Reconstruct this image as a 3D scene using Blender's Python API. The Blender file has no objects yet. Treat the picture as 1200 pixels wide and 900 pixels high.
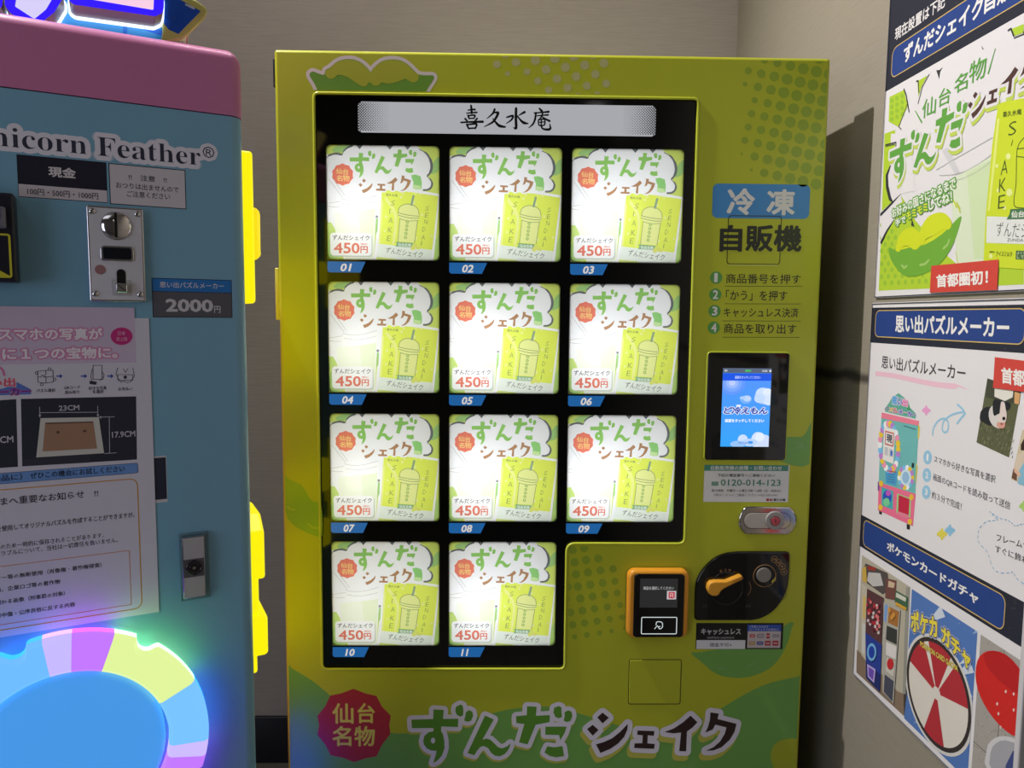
import bpy, bmesh, math, random
import numpy as np
from mathutils import Vector, Matrix
from mathutils.geometry import delaunay_2d_cdt
random.seed(4)
SC = bpy.context.scene
COL = SC.collection
R = math.radians

# ------------------------------------------------------------------ camera
F_PX = 870.0
PITCH, ROLL, YAW = -0.0911, 0.0091, 0.0201
CAM = Vector((0.4135, -1.4181, 1.4164))
_cy, _sy = math.cos(YAW), math.sin(YAW)
_f = Vector((_sy*math.cos(PITCH), _cy*math.cos(PITCH), math.sin(PITCH)))
_r0 = Vector((_cy, -_sy, 0)); _u0 = _r0.cross(_f)
_r = math.cos(ROLL)*_r0 + math.sin(ROLL)*_u0
_u = -math.sin(ROLL)*_r0 + math.cos(ROLL)*_u0
cd = bpy.data.cameras.new('camera'); cam = bpy.data.objects.new('camera', cd); COL.objects.link(cam)
cd.sensor_width = 36.0; cd.lens = F_PX/1200*36; cd.clip_start = 0.02
m3 = Matrix((_r, _u, -_f)).transposed().to_4x4(); m3.translation = CAM
cam.matrix_world = m3
SC.camera = cam

# ------------------------------------------------------------------ world, lights, exposure
SC.view_settings.view_transform = 'Standard'; SC.view_settings.look = 'None'
SC.view_settings.exposure = 0.0; SC.view_settings.gamma = 1.0; SC.view_settings.use_curve_mapping = False
w = bpy.data.worlds.new('world'); SC.world = w; w.use_nodes = True
w.node_tree.nodes['Background'].inputs[0].default_value = (0.75, 0.8, 0.9, 1)
w.node_tree.nodes['Background'].inputs[1].default_value = 0.05

def lamp(name, kind, loc, target, power, color=(1, 1, 1), **kw):
    d = bpy.data.lights.new(name, kind); d.energy = power; d.color = color
    for k, v in kw.items(): setattr(d, k, v)
    o = bpy.data.objects.new(name, d); COL.objects.link(o); o.location = loc
    o.rotation_euler = (Vector(target)-Vector(loc)).to_track_quat('-Z', 'Y').to_euler()
    return o
# ceiling spot that washes the right-hand poster wall
lamp('wall_spotlight', 'SPOT', (-0.85, -0.13, 3.60), (1.12, -0.50, 0.92), 335, (1.0, 0.965, 0.955), spot_size=R(76), spot_blend=0.9, shadow_soft_size=0.035)
# the small ceiling lamp behind the camera that shows in the black panel
lamp('ceiling_lamp_light', 'AREA', (1.0, -3.2, 2.66), (0.9, -2.4, 0), 0.25, (1.0, 0.95, 0.9), shape='ELLIPSE', size=0.12, size_y=.07)
# broad area light added overhead as the room's general fill
lamp('general_fill_light', 'AREA', (-0.9, -2.4, 3.6), (-0.2, -1.0, 0), 11.5, (0.93, 0.96, 1.0), shape='RECTANGLE', size=2.4, size_y=1.6)
# bluish fill added from the front left to lift both machine fronts
lamp('front_left_fill_light', 'AREA', (-1.7, -3.0, 1.3), (-0.1, -0.3, 1.0), 21, (0.80, 0.86, 1.0), shape='RECTANGLE', size=1.4, size_y=1.6)
# narrow area light over the alcove, aimed at the back wall
lamp('alcove_area_light', 'AREA', (0.30, 0.10, 3.5), (0.40, 0.7, 1.4), 9, (1.0, 0.93, 0.86), shape='RECTANGLE', size=0.9, size_y=0.1)

CARD_P, CARD_Q = 0.118, 0.034      # lamps behind each product card
RING_E, EDGE_E, HALO_E, YEL_E, SIGN_E = 1.0, 4.0, 6.5, 1.0, 1.8

# ------------------------------------------------------------------ materials
def lin(c): c /= 255.0; return c/12.92 if c <= 0.04045 else ((c+0.055)/1.055)**2.4
def rgba(c): return (lin(c[0]), lin(c[1]), lin(c[2]), 1)
_MATS = {}
KIND = dict(ink=(0.55, 0.3), paint=(0.28, 0.5), gloss=(0.06, 0.5), paper=(0.75, 0.25), plastic=(0.35, 0.5))
def mt(c, kind='ink', e=1.0):
    key = (tuple(c), kind, e)
    if key in _MATS: return _MATS[key]
    m = bpy.data.materials.new('%s_%02x%02x%02x' % ((kind,)+tuple(int(x) for x in c))); m.use_nodes = True
    nt = m.node_tree; b = nt.nodes['Principled BSDF']; b.inputs['Base Color'].default_value = rgba(c)
    if kind == 'emit':
        b.inputs['Base Color'].default_value = (0.02, 0.02, 0.02, 1); b.inputs['Roughness'].default_value = 0.3
        b.inputs['Emission Color'].default_value = rgba(c); b.inputs['Emission Strength'].default_value = e
    elif kind == 'lit':       # acrylic lit from inside
        b.inputs['Roughness'].default_value = 0.3
        b.inputs['Emission Color'].default_value = rgba(c); b.inputs['Emission Strength'].default_value = e
    elif kind == 'metal':
        b.inputs['Metallic'].default_value = 1; b.inputs['Roughness'].default_value = 0.12
    elif kind == 'brushed':
        b.inputs['Metallic'].default_value = 0.55; b.inputs['Roughness'].default_value = 0.38
        n = nt.nodes.new('ShaderNodeTexNoise'); n.inputs['Scale'].default_value = 900; bp = nt.nodes.new('ShaderNodeBump')
        bp.inputs['Strength'].default_value = 0.5; bp.inputs['Distance'].default_value = 0.0006
        nt.links.new(n.outputs['Fac'], bp.inputs['Height']); nt.links.new(bp.outputs['Normal'], b.inputs['Normal'])
    elif kind == 'film':      # printed film lit from behind, glossy acrylic face
        tr = nt.nodes.new('ShaderNodeBsdfTranslucent'); tr.inputs[0].default_value = rgba(c)
        gl = nt.nodes.new('ShaderNodeBsdfGlossy'); gl.inputs['Roughness'].default_value = 0.04
        fr = nt.nodes.new('ShaderNodeFresnel'); fr.inputs[0].default_value = 1.45
        df = nt.nodes.new('ShaderNodeBsdfDiffuse'); df.inputs[0].default_value = rgba(c)
        m1 = nt.nodes.new('ShaderNodeMixShader'); m1.inputs[0].default_value = 0.25
        nt.links.new(tr.outputs[0], m1.inputs[1]); nt.links.new(df.outputs[0], m1.inputs[2])
        mx = nt.nodes.new('ShaderNodeMixShader'); nt.links.new(fr.outputs[0], mx.inputs[0])
        nt.links.new(m1.outputs[0], mx.inputs[1]); nt.links.new(gl.outputs[0], mx.inputs[2])
        nt.links.new(mx.outputs[0], nt.nodes['Material Output'].inputs[0]); nt.nodes.remove(b)
    else:
        b.inputs['Roughness'].default_value, b.inputs['Specular IOR Level'].default_value = KIND[kind]
    _MATS[key] = m
    return m
def node_mat(name, fn):
    m = bpy.data.materials.new(name); m.use_nodes = True
    fn(m.node_tree, m.node_tree.nodes['Principled BSDF']); return m

# ------------------------------------------------------------------ frames: a flat front with its own axes
class Frame:
    """local x runs along the front, local y goes into it, local z is up"""
    def __init__(s, x, y, rz):
        s.o = Vector((x, y, 0)); s.rz = rz
        s.u = Vector((math.cos(rz), math.sin(rz), 0)); s.n = Vector((-math.sin(rz), math.cos(rz), 0)); s.base = Vector((0, 0, 0))
    def px(s, x, y, d=0.0):
        ray = _f + _r*((x-600)/F_PX) - _u*((y-450)/F_PX)
        t = ((s.o + s.n*d - CAM).dot(s.n))/ray.dot(s.n); p = CAM + ray*t - s.o
        return (p.dot(s.u), p.z)
    def world(s, u, d, v): return s.o + s.u*u + s.n*d + Vector((0, 0, v))

def tag(o, label=None, cat=None, group=None, kind=None):
    for k, v in (('label', label), ('category', cat), ('group', group), ('kind', kind)):
        if v: o[k] = v
    return o
def root(name, fr, base, label, cat, group=None):
    o = bpy.data.objects.new(name, None); COL.objects.link(o); o.empty_display_size = 0.1
    o.location = fr.world(*base); o.rotation_euler = (0, 0, fr.rz); fr.base = Vector(base)
    return tag(o, label, cat, group)

# ------------------------------------------------------------------ text as outlines
_TXT = {}
def glyphs(s, bold=0.0, shear=0.0, res=2, space=1.0):
    key = (s, min(bold, 0.0), shear, res, space)
    if key in _TXT: return _TXT[key]
    c = bpy.data.curves.new('lettering', 'FONT'); c.body = s; c.size = 1; c.resolution_u = res
    c.offset = min(bold, 0.0); c.shear = shear; c.space_character = space
    o = bpy.data.objects.new('lettering', c); COL.objects.link(o)
    dg = bpy.context.evaluated_depsgraph_get(); dg.update()
    me = bpy.data.meshes.new_from_object(o.evaluated_get(dg))
    V = [(v.co.x, v.co.y) for v in me.vertices]; Fc = [tuple(p.vertices) for p in me.polygons]
    bpy.data.objects.remove(o); bpy.data.curves.remove(c); bpy.data.meshes.remove(me)
    _TXT[key] = (V, Fc)
    return V, Fc
def spread(b, big=False):
    """shifts (in em) whose union thickens a letter by b"""
    if b <= 0: return [(0, 0)]
    n = 24 if b > .1 else 14 if b > .05 else 8 if b > .018 else 4
    L = [(b*math.cos(2*math.pi*(k+.5)/n), b*math.sin(2*math.pi*(k+.5)/n)) for k in range(n)]
    if b > .05: L += [(b*.5*math.cos(2*math.pi*k/8), b*.5*math.sin(2*math.pi*k/8)) for k in range(8)]
    return L + [(0, 0)]
def bbox(V):
    xs = [p[0] for p in V]; ys = [p[1] for p in V]
    return min(xs), min(ys), max(xs), max(ys)

# ------------------------------------------------------------------ 2D helpers
def circ(cx, cy, rx, ry=None, n=24, a0=0):
    ry = rx if ry is None else ry
    return [(cx+rx*math.cos(a0+2*math.pi*k/n), cy+ry*math.sin(a0+2*math.pi*k/n)) for k in range(n)]
def rrect(x0, y0, x1, y1, r, corners=(1, 1, 1, 1), n=5):
    P = []
    for k, (cx, cy, a) in enumerate(((x1-r, y1-r, 0), (x0+r, y1-r, 90), (x0+r, y0+r, 180), (x1-r, y0+r, 270))):
        if corners[k]: P += [(cx+r*math.cos(R(a+90*i/n)), cy+r*math.sin(R(a+90*i/n))) for i in range(n+1)]
        else: P.append(((x1, y1), (x0, y1), (x0, y0), (x1, y0))[k])
    return P
def area(P): return 0.5*sum(P[i-1][0]*P[i][1]-P[i][0]*P[i-1][1] for i in range(len(P)))
def ccw(P): return list(P) if area(P) > 0 else list(P)[::-1]
def round_poly(P, r, n=5):
    out = []; N = len(P)
    for i in range(N):
        a, b, c = Vector(P[i-1]), Vector(P[i]), Vector(P[(i+1) % N])
        d1 = (a-b).normalized(); d2 = (c-b).normalized()
        rr = r[i] if isinstance(r, (list, tuple)) else r
        if rr <= 0: out.append(tuple(b)); continue
        t = rr/max(1e-4, math.tan(d1.angle(d2)/2)); t = min(t, (a-b).length*.49, (c-b).length*.49)
        p, q = b+d1*t, b+d2*t
        for k in range(n+1):
            s = k/n; out.append(tuple((1-s)**2*p + 2*s*(1-s)*b + s*s*q))
    return out
def smooth(P, closed=True, n=4):
    out = []; N = len(P)
    for i in range(N if closed else N-1):
        g = (lambda j: Vector(P[j % N])) if closed else (lambda j: Vector(P[min(max(j, 0), N-1)]))
        a, b, c, d = g(i-1), g(i), g(i+1), g(i+2)
        for k in range(n):
            t = k/n
            out.append(tuple(0.5*((2*b)+(c-a)*t+(2*a-5*b+4*c-d)*t*t+(3*b-a-3*c+d)*t**3)))
    if not closed: out.append(tuple(P[-1]))
    return out
def inset(P, d):
    out = []; N = len(P)
    for i in range(N):
        a, b, c = Vector(P[i-1]), Vector(P[i]), Vector(P[(i+1) % N])
        e1, e2 = (b-a), (c-b)
        if e1.length < 1e-7 or e2.length < 1e-7: out.append(tuple(b)); continue
        e1.normalize(); e2.normalize()
        n1, n2 = Vector((-e1.y, e1.x)), Vector((-e2.y, e2.x)); m = n1+n2
        if m.length < 1e-4: m = n1
        m.normalize(); out.append(tuple(b + m*(d/max(0.35, m.dot(n1)))))
    return out
def clip(P, axis, val, keep_less=True):
    out = []; N = len(P); ins = lambda p: (p[axis] <= val) == keep_less
    for i in range(N):
        a, b = P[i-1], P[i]
        if ins(a) != ins(b):
            t = (val-a[axis])/(b[axis]-a[axis]); out.append((a[0]+t*(b[0]-a[0]), a[1]+t*(b[1]-a[1])))
        if ins(b): out.append(b)
    return out
def stroke_polys(P, wd, cap=True, closed=False, n=10):
    """flat quads and round joints along a line; wd is one width or one per point"""
    W = wd if isinstance(wd, (list, tuple)) else [wd]*len(P)
    out = []; idx = list(range(len(P)))
    seg = list(zip(idx[:-1], idx[1:])) + ([(len(P)-1, 0)] if closed else [])
    for i, j in seg:
        a, b = Vector(P[i]), Vector(P[j]); e = b-a
        if e.length < 1e-9: continue
        nrm = Vector((-e.y, e.x)).normalized()
        out.append([tuple(a-nrm*W[i]/2), tuple(b-nrm*W[j]/2), tuple(b+nrm*W[j]/2), tuple(a+nrm*W[i]/2)])
    for k in idx:
        if not closed and not cap and k in (0, len(P)-1): continue
        out.append(circ(P[k][0], P[k][1], W[k]/2, n=n))
    return out
def inside(P, C):
    """which of the points C (an n x 2 array) lie inside the outline P"""
    r = np.zeros(len(C), bool); x, y = C[:, 0], C[:, 1]
    for i in range(len(P)):
        (x0, y0), (x1, y1) = P[i-1], P[i]
        if y0 == y1: continue
        r ^= ((y0 > y) != (y1 > y)) & (x < (x1-x0)*(y-y0)/(y1-y0)+x0)
    return r
def triangulate(polys):
    V = []; Fs = []
    for P in polys:
        s = len(V); V += [Vector(p) for p in P]; Fs.append(list(range(s, s+len(P))))
    v, e, f, ov, oe, of = delaunay_2d_cdt(V, [], Fs, 0, 1e-7)
    v = np.array([tuple(p) for p in v]); f = [tuple(t) for t in f if len(t) == 3]
    C = np.array([v[list(t)].mean(0) for t in f]); return v, f, C
def fill_holes(outer, holes):
    v, f, C = triangulate([ccw(P) for P in [outer]+holes])
    k = inside(outer, C)
    for h in holes: k &= ~inside(h, C)
    out = []
    for t, ok in zip(f, k):
        if ok:
            a, b, c = v[t[0]], v[t[1]], v[t[2]]
            out.append(t if (b[0]-a[0])*(c[1]-a[1])-(b[1]-a[1])*(c[0]-a[0]) > 0 else t[::-1])
    return [tuple(p) for p in v], out

# ------------------------------------------------------------------ mesh builder
class MB:
    def __init__(s, fr): s.fr = fr; s.v = []; s.f = []; s.m = []; s.mats = []; s.sm = []
    def mi(s, m):
        if m not in s.mats: s.mats.append(m)
        return s.mats.index(m)
    def add(s, V, Fc, m, smooth=False):
        b = len(s.v); k = s.mi(m); s.v += [tuple(p) for p in V]
        for fc in Fc: s.f.append(tuple(b+i for i in fc)); s.m.append(k); s.sm.append(smooth)
        return s
    def prism(s, P, d0, d1, m, bev=0.0, seg=3, back=True, side=None, smooth=False):
        """P is a ring in (u, v); d0 is the face towards the viewer, d1 the depth of its back"""
        P = ccw(P); rings = []
        if bev > 0:
            for k in range(seg+1):
                a = math.pi/2*k/seg; rings.append((inset(P, bev*(1-math.sin(a))), d0+bev*(1-math.cos(a))))
        else: rings.append((P, d0))
        rings.append((P, d1)); N = len(P); V = []; Fc = []
        for ring, d in rings: V += [(p[0], d, p[1]) for p in ring]
        Fs = []
        for k in range(len(rings)-1):
            for i in range(N):
                j = (i+1) % N; Fs.append((k*N+i, (k+1)*N+i, (k+1)*N+j, k*N+j))
        s.add(V, [tuple(range(N))], m)
        s.add(V, Fs, side or m, smooth or bev > 0)
        if back: s.add([(p[0], d1, p[1]) for p in P], [tuple(range(N))[::-1]], side or m)
        return s
    def holed(s, outer, holes, d0, d1, m, side=None):
        V, Fc = fill_holes(outer, holes); s.add([(p[0], d0, p[1]) for p in V], Fc, m)
        for P in [ccw(outer)] + [ccw(h)[::-1] for h in holes]:
            N = len(P); V = [(p[0], d0, p[1]) for p in P] + [(p[0], d1, p[1]) for p in P]
            s.add(V, [(i, N+i, N+(i+1) % N, (i+1) % N) for i in range(N)], side or m)
        return s
    def box(s, x0, x1, y0, y1, z0, z1, m, bev=0.0, seg=3):
        bm = bmesh.new(); bmesh.ops.create_cube(bm, size=1)
        for v in bm.verts: v.co = Vector((x0+(v.co.x+.5)*(x1-x0), y0+(v.co.y+.5)*(y1-y0), z0+(v.co.z+.5)*(z1-z0)))
        if bev: bmesh.ops.bevel(bm, geom=list(bm.edges), offset=bev, segments=seg, profile=0.5, affect='EDGES')
        bm.verts.index_update(); s.add([tuple(v.co) for v in bm.verts], [tuple(v.index for v in f.verts) for f in bm.faces], m, bev > 0); bm.free()
        return s
    def tube(s, P, r, m, closed=False, n=8):
        """round bar along 3D points"""
        N = len(P); V = []; Fc = []
        for i in range(N):
            a = Vector(P[i-1] if (closed or i) else P[0]); c = Vector(P[(i+1) % N] if (closed or i < N-1) else P[-1])
            t = (c-a).normalized(); x = t.orthogonal() if abs(t.y) > .9 else t.cross(Vector((0, 1, 0)))
            x.normalize(); y = t.cross(x)
            V += [tuple(Vector(P[i]) + (x*math.cos(2*math.pi*k/n)+y*math.sin(2*math.pi*k/n))*r) for k in range(n)]
        for i in range(N if closed else N-1):
            j = (i+1) % N; Fc += [(i*n+k, i*n+(k+1) % n, j*n+(k+1) % n, j*n+k) for k in range(n)]
        if not closed: Fc += [tuple(range(n))[::-1], tuple((N-1)*n+k for k in range(n))]
        return s.add(V, Fc, m, True)
    def dome(s, cx, cz, rx, d0, h, m, n=40, k=8):
        V = [(cx, d0-h, cz)]; Fc = []
        for j in range(1, k+1):
            a = math.pi/2*j/k; rr = math.sin(a); dd = d0-h*math.cos(a)
            V += [(cx+rx*rr*math.cos(2*math.pi*i/n), dd, cz+rx*rr*math.sin(2*math.pi*i/n)) for i in range(n)]
        Fc += [(0, 1+i, 1+(i+1) % n) for i in range(n)]
        for j in range(k-1): Fc += [(1+j*n+i, 1+(j+1)*n+i, 1+(j+1)*n+(i+1) % n, 1+j*n+(i+1) % n) for i in range(n)]
        return s.add(V, Fc, m, True)
    def build(s, name, parent=None, base=None):
        b = Vector(base) if base is not None else s.fr.base
        me = bpy.data.meshes.new(name)
        me.from_pydata([(p[0]-b.x, p[1]-b.y, p[2]-b.z) for p in s.v], [], s.f)
        for m in s.mats: me.materials.append(m)
        me.polygons.foreach_set('material_index', s.m); me.polygons.foreach_set('use_smooth', s.sm); me.update()
        o = bpy.data.objects.new(name, me); COL.objects.link(o)
        if parent is not None: o.parent = parent
        else: o.location = s.fr.world(*b); o.rotation_euler = (0, 0, s.fr.rz)
        return o

# ------------------------------------------------------------------ flat printed art, layer above layer
class Art(MB):
    EPS = 0.0001
    def __init__(s, fr, d=0.0, kind='ink', px=None):
        MB.__init__(s, fr); s.d = d; s.kind = kind; s.pxf = px or (lambda p: fr.px(p[0], p[1], d)); s.cnt = 0
    def depth(s, layer):
        """every shape gets a hair of its own depth inside its layer, so none coincide"""
        s.cnt = (s.cnt+1) % 60
        return s.d-layer*s.EPS-s.cnt*0.4e-6
    def _mat(s, c, e=1.0): return c if not isinstance(c, (tuple, list)) else mt(c, s.kind, e)
    def polys(s, L, c, layer, e=1.0):
        m = s._mat(c, e)
        for P in L:
            P = ccw(P)
            if len(P) < 3: continue
            dd = s.depth(layer); s.add([(p[0], dd, p[1]) for p in P], [tuple(range(len(P)))], m)
        return s
    def conv(s, P): return [s.pxf(p) for p in P]
    # everything below takes points of the photograph unless local=True
    def poly(s, P, c, layer=1, local=False, e=1.0):
        P = P if local else s.conv(P)
        # concave outlines are triangulated properly
        V, Fc = fill_holes(P, []); m = s._mat(c, e)
        dd = s.depth(layer); s.add([(p[0], dd, p[1]) for p in V], Fc, m)
        return s
    def line(s, P, wd, c, layer=1, local=False, cap=True, closed=False, n=8, e=1.0):
        P = P if local else s.conv(P)
        return s.polys(stroke_polys(P, wd, cap, closed, n), c, layer, e)
    def ell(s, cx, cy, rx, ry, c, layer=1, n=24, e=1.0):
        return s.polys([s.conv(circ(cx, cy, rx, ry, n))], c, layer, e)
    def rect(s, TL, BR, c, layer=1, r=0.0, corners=(1, 1, 1, 1), local=False, e=1.0):
        a, b = (TL, BR) if local else (s.pxf(TL), s.pxf(BR))
        P = rrect(a[0], b[1], b[0], a[1], r, corners) if r else [(a[0], b[1]), (b[0], b[1]), (b[0], a[1]), (a[0], a[1])]
        return s.polys([P], c, layer, e)
    def text(s, t, TL, BR=None, c=(20, 20, 20), layer=2, bold=0.0, shear=0.0, out=None, local=False, TR=None, BL=None, res=2, space=1.0, e=1.0):
        """TL+BR: an upright box; TL+TR+BL: a slanted one. out = (dilation in em, colour)"""
        V, Fc = glyphs(t, bold, shear, res, space); x0, y0, x1, y1 = bbox(V); bb = max(bold, 0)
        x0 -= bb; y0 -= bb; x1 += bb; y1 += bb
        cv = (lambda p: p) if local else s.pxf
        if TR is None:
            a, b = cv(TL), cv(BR); tl, tr, bl = a, (b[0], a[1]), (a[0], b[1])
        else: tl, tr, bl = cv(TL), cv(TR), cv(BL)
        ex = Vector(tr)-Vector(tl); ey = Vector(tl)-Vector(bl); o = Vector(bl)
        mp = lambda p: o + ex*((p[0]-x0)/(x1-x0)) + ey*((p[1]-y0)/(y1-y0))
        def put(ly, b, m):
            for dx, dy in spread(b):
                dd = s.depth(ly); s.add([(mp((p[0]+dx, p[1]+dy)).x, dd, mp((p[0]+dx, p[1]+dy)).y) for p in V], Fc, m)
        for k, (dil, oc) in enumerate(out if isinstance(out, list) else [out] if out else []): put(layer-0.5-0.25*k, bb+dil, s._mat(oc, e))
        put(layer, bb, s._mat(c, e))
        return tl, tr, bl

# the product lettering, drawn glyph by glyph (points of the big logo at the machine's foot)
def _z(ox, oy, P): return [(ox+x/10.59, oy+y/10.59) for x, y in P]
LOGO = {}
LOGO['zu'] = [_z(470, 815, P) for P in (
    [(128, 298), (400, 291), (402, 172), (530, 178), (522, 289), (710, 287), (706, 390), (500, 382), (497, 440), (520, 480), (537, 560), (540, 650), (510, 740), (455, 805), (398, 835),
     (430, 740), (440, 685), (370, 680), (320, 655), (285, 610), (275, 560), (290, 500), (340, 455), (404, 440), (400, 402), (135, 404)],
    [(735, 110), (765, 125), (773, 180), (770, 245), (735, 260), (695, 240), (673, 195), (680, 140)],
    [(845, 178), (885, 200), (893, 250), (870, 310), (825, 325), (782, 310), (795, 260), (805, 205)])]
LOGO['n'] = [_z(470, 815, [(1042, 247), (1150, 295), (1010, 548), (1060, 533), (1110, 548), (1165, 600), (1205, 640), (1255, 655), (1315, 630), (1357, 592), (1350, 630), (1325, 680), (1285, 725),
    (1225, 752), (1165, 745), (1120, 710), (1080, 650), (1030, 625), (985, 635), (945, 680), (910, 740), (825, 712)])]
LOGO['da'] = [_z(580, 815, P) for P in (
    [(398, 132), (518, 138), (508, 250), (680, 242), (678, 328), (505, 362), (405, 605), (298, 580), (365, 352), (265, 340), (262, 255), (395, 243)],
    [(625, 385), (890, 385), (865, 460), (810, 555), (795, 488), (625, 485)],
    [(650, 628), (740, 642), (838, 625), (858, 750), (760, 765), (680, 748), (615, 705)],
    [(790, 130), (825, 145), (825, 205), (832, 265), (795, 280), (750, 265), (725, 210), (735, 150)],
    [(910, 182), (950, 200), (960, 255), (935, 315), (890, 328), (852, 310), (865, 260), (865, 205)])]
LOGO['shi'] = [_z(670, 815, P) for P in (
    [(382, 210), (460, 275), (382, 345), (317, 270)], [(260, 362), (332, 425), (260, 497), (190, 415)],
    [(300, 605), (400, 575), (500, 530), (600, 450), (695, 350), (690, 420), (650, 510), (580, 590), (480, 660), (355, 712)])]
LOGO['e'] = [_z(670, 815, [(815, 433), (1025, 440), (1018, 498), (943, 492), (938, 592), (1030, 600), (1022, 660), (775, 650), (778, 592), (875, 590), (880, 492), (812, 485)])]
LOGO['i'] = [_z(770, 815, [(415, 248), (500, 330), (440, 395), (370, 445), (360, 692), (273, 688), (297, 458), (200, 468), (90, 452), (200, 410), (310, 340)])]
LOGO['ku'] = [_z(770, 815, [(660, 208), (765, 222), (750, 290), (985, 350), (960, 450), (900, 550), (800, 640), (700, 680), (605, 685), (700, 640), (780, 570), (840, 470), (860, 395), (722, 360),
    (690, 420), (598, 460), (630, 390), (655, 300)])]
LOGO_HOLE = _z(470, 815, circ(397, 557, 27, 36, 14))
def logo_fit(key, TL, BR):
    """the glyph's outlines scaled into a local box; returns outlines (and the loop's hole for zu)"""
    allp = [p for P in LOGO[key] for p in P]; x0, y0, x1, y1 = bbox(allp)
    mp = lambda p: (TL[0]+(p[0]-x0)/(x1-x0)*(BR[0]-TL[0]), TL[1]+(p[1]-y0)/(y1-y0)*(BR[1]-TL[1]))
    return [[mp(p) for p in P] for P in LOGO[key]], ([mp(p) for p in LOGO_HOLE] if key == 'zu' else None)
def add_logo(A, polys, hole, col, white, dil, layer, shadow=None, shift=(0, 0)):
    """letter, its white edge and (optionally) the offset coloured edge below it"""
    for P in polys:
        A.poly(P, col, layer, local=True)
        if white: A.poly(P, white, layer-1, local=True); A.polys(stroke_polys(P, dil*2, closed=True, n=12), white, layer-1)
        if shadow:
            Q = [(p[0]+shift[0], p[1]+shift[1]) for p in P]
            A.poly(Q, shadow, layer-2, local=True); A.polys(stroke_polys(Q, dil*2, closed=True, n=12), shadow, layer-2)
    if hole: A.polys([hole], white or (240, 240, 240), layer+1)
# ================================================================== the room
FL = Frame(0, 0, 0)
WX, WRZ = 1.11897, R(-90.0)+R(0.4)
def wallpaper(nt, b, c1=(178, 168, 161), c2=(168, 158, 151), scuff=False):
    L = nt.links; tc = nt.nodes.new('ShaderNodeTexCoord'); mp = nt.nodes.new('ShaderNodeMapping')
    mp.inputs['Scale'].default_value = (14, 14, 420); L.new(tc.outputs['Object'], mp.inputs[0])
    n = nt.nodes.new('ShaderNodeTexNoise'); n.inputs['Scale'].default_value = 1.0; n.inputs['Detail'].default_value = 3; L.new(mp.outputs[0], n.inputs['Vector'])
    cr = nt.nodes.new('ShaderNodeValToRGB'); cr.color_ramp.elements[0].color = rgba(c2); cr.color_ramp.elements[1].color = rgba(c1)
    cr.color_ramp.elements[0].position = .3; cr.color_ramp.elements[1].position = .7
    L.new(n.outputs['Fac'], cr.inputs[0]); last = cr.outputs[0]
    if scuff:   # the dark rub mark along the wall beside the machine
        sp = nt.nodes.new('ShaderNodeSeparateXYZ'); L.new(tc.outputs['Object'], sp.inputs[0])
        n2 = nt.nodes.new('ShaderNodeTexNoise'); n2.inputs['Scale'].default_value = 9; L.new(tc.outputs['Object'], n2.inputs['Vector'])
        a = nt.nodes.new('ShaderNodeMath'); a.operation = 'MULTIPLY_ADD'; a.inputs[1].default_value = 0.03; L.new(n2.outputs['Fac'], a.inputs[0]); L.new(sp.outputs['Z'], a.inputs[2])
        d = nt.nodes.new('ShaderNodeMath'); d.operation = 'SUBTRACT'; d.inputs[1].default_value = 1.318; L.new(a.outputs[0], d.inputs[0])
        ab = nt.nodes.new('ShaderNodeMath'); ab.operation = 'ABSOLUTE'; L.new(d.outputs[0], ab.inputs[0])
        mr = nt.nodes.new('ShaderNodeMapRange'); mr.inputs[1].default_value = 0.004; mr.inputs[2].default_value = 0.016; mr.inputs[3].default_value = 0.8; mr.inputs[4].default_value = 0; L.new(ab.outputs[0], mr.inputs[0])
        mx = nt.nodes.new('ShaderNodeMixRGB'); mx.inputs[2].default_value = rgba((40, 36, 33)); L.new(mr.outputs[0], mx.inputs[0]); L.new(last, mx.inputs[1]); last = mx.outputs[0]
    L.new(last, b.inputs['Base Color']); b.inputs['Roughness'].default_value = 0.8; b.inputs['Specular IOR Level'].default_value = 0.25
    bp = nt.nodes.new('ShaderNodeBump'); bp.inputs['Strength'].default_value = 0.15; bp.inputs['Distance'].default_value = 0.002
    L.new(n.outputs['Fac'], bp.inputs['Height']); L.new(bp.outputs[0], b.inputs['Normal'])
paper_back = node_mat('wallpaper_back', lambda nt, b: wallpaper(nt, b))
paper_right = node_mat('wallpaper_right', lambda nt, b: wallpaper(nt, b, (150, 142, 128), (142, 134, 119), True))
plain_wall = mt((150, 146, 142), 'paper')
def floor_nodes(nt, b):
    L = nt.links; tc = nt.nodes.new('ShaderNodeTexCoord'); br = nt.nodes.new('ShaderNodeTexBrick'); br.inputs['Scale'].default_value = 2.2
    br.offset = 0; br.inputs['Color1'].default_value = rgba((112, 106, 100)); br.inputs['Color2'].default_value = rgba((104, 99, 94)); br.inputs['Mortar'].default_value = rgba((70, 66, 62)); br.inputs['Mortar Size'].default_value = 0.008
    L.new(tc.outputs['Object'], br.inputs['Vector']); L.new(br.outputs['Color'], b.inputs['Base Color']); b.inputs['Roughness'].default_value = 0.4
X0, X1, Y0, Y1, HC = -2.6, 1.12, -4.2, 0.84, 3.7
def struct(name, mb):
    o = mb.build(name, base=(0, 0, 0)); o['kind'] = 'structure'; return o
struct('floor', MB(FL).box(X0-.1, 1.3, Y0-.1, Y1+.1, -.1, 0, node_mat('floor_tiles', floor_nodes)))
struct('ceiling', MB(FL).box(X0-.1, 1.3, Y0-.1, Y1+.1, HC, HC+.1, mt((190, 188, 184), 'paper')))
struct('wall_back', MB(FL).box(X0-.1, 1.3, Y1, Y1+.1, 0, HC, paper_back))
struct('wall_left', MB(FL).box(X0-.1, X0, Y0, Y1, 0, HC, plain_wall))
struct('wall_front', MB(FL).box(X0-.1, 1.3, Y0-.1, Y0, 0, HC, plain_wall))
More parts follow.
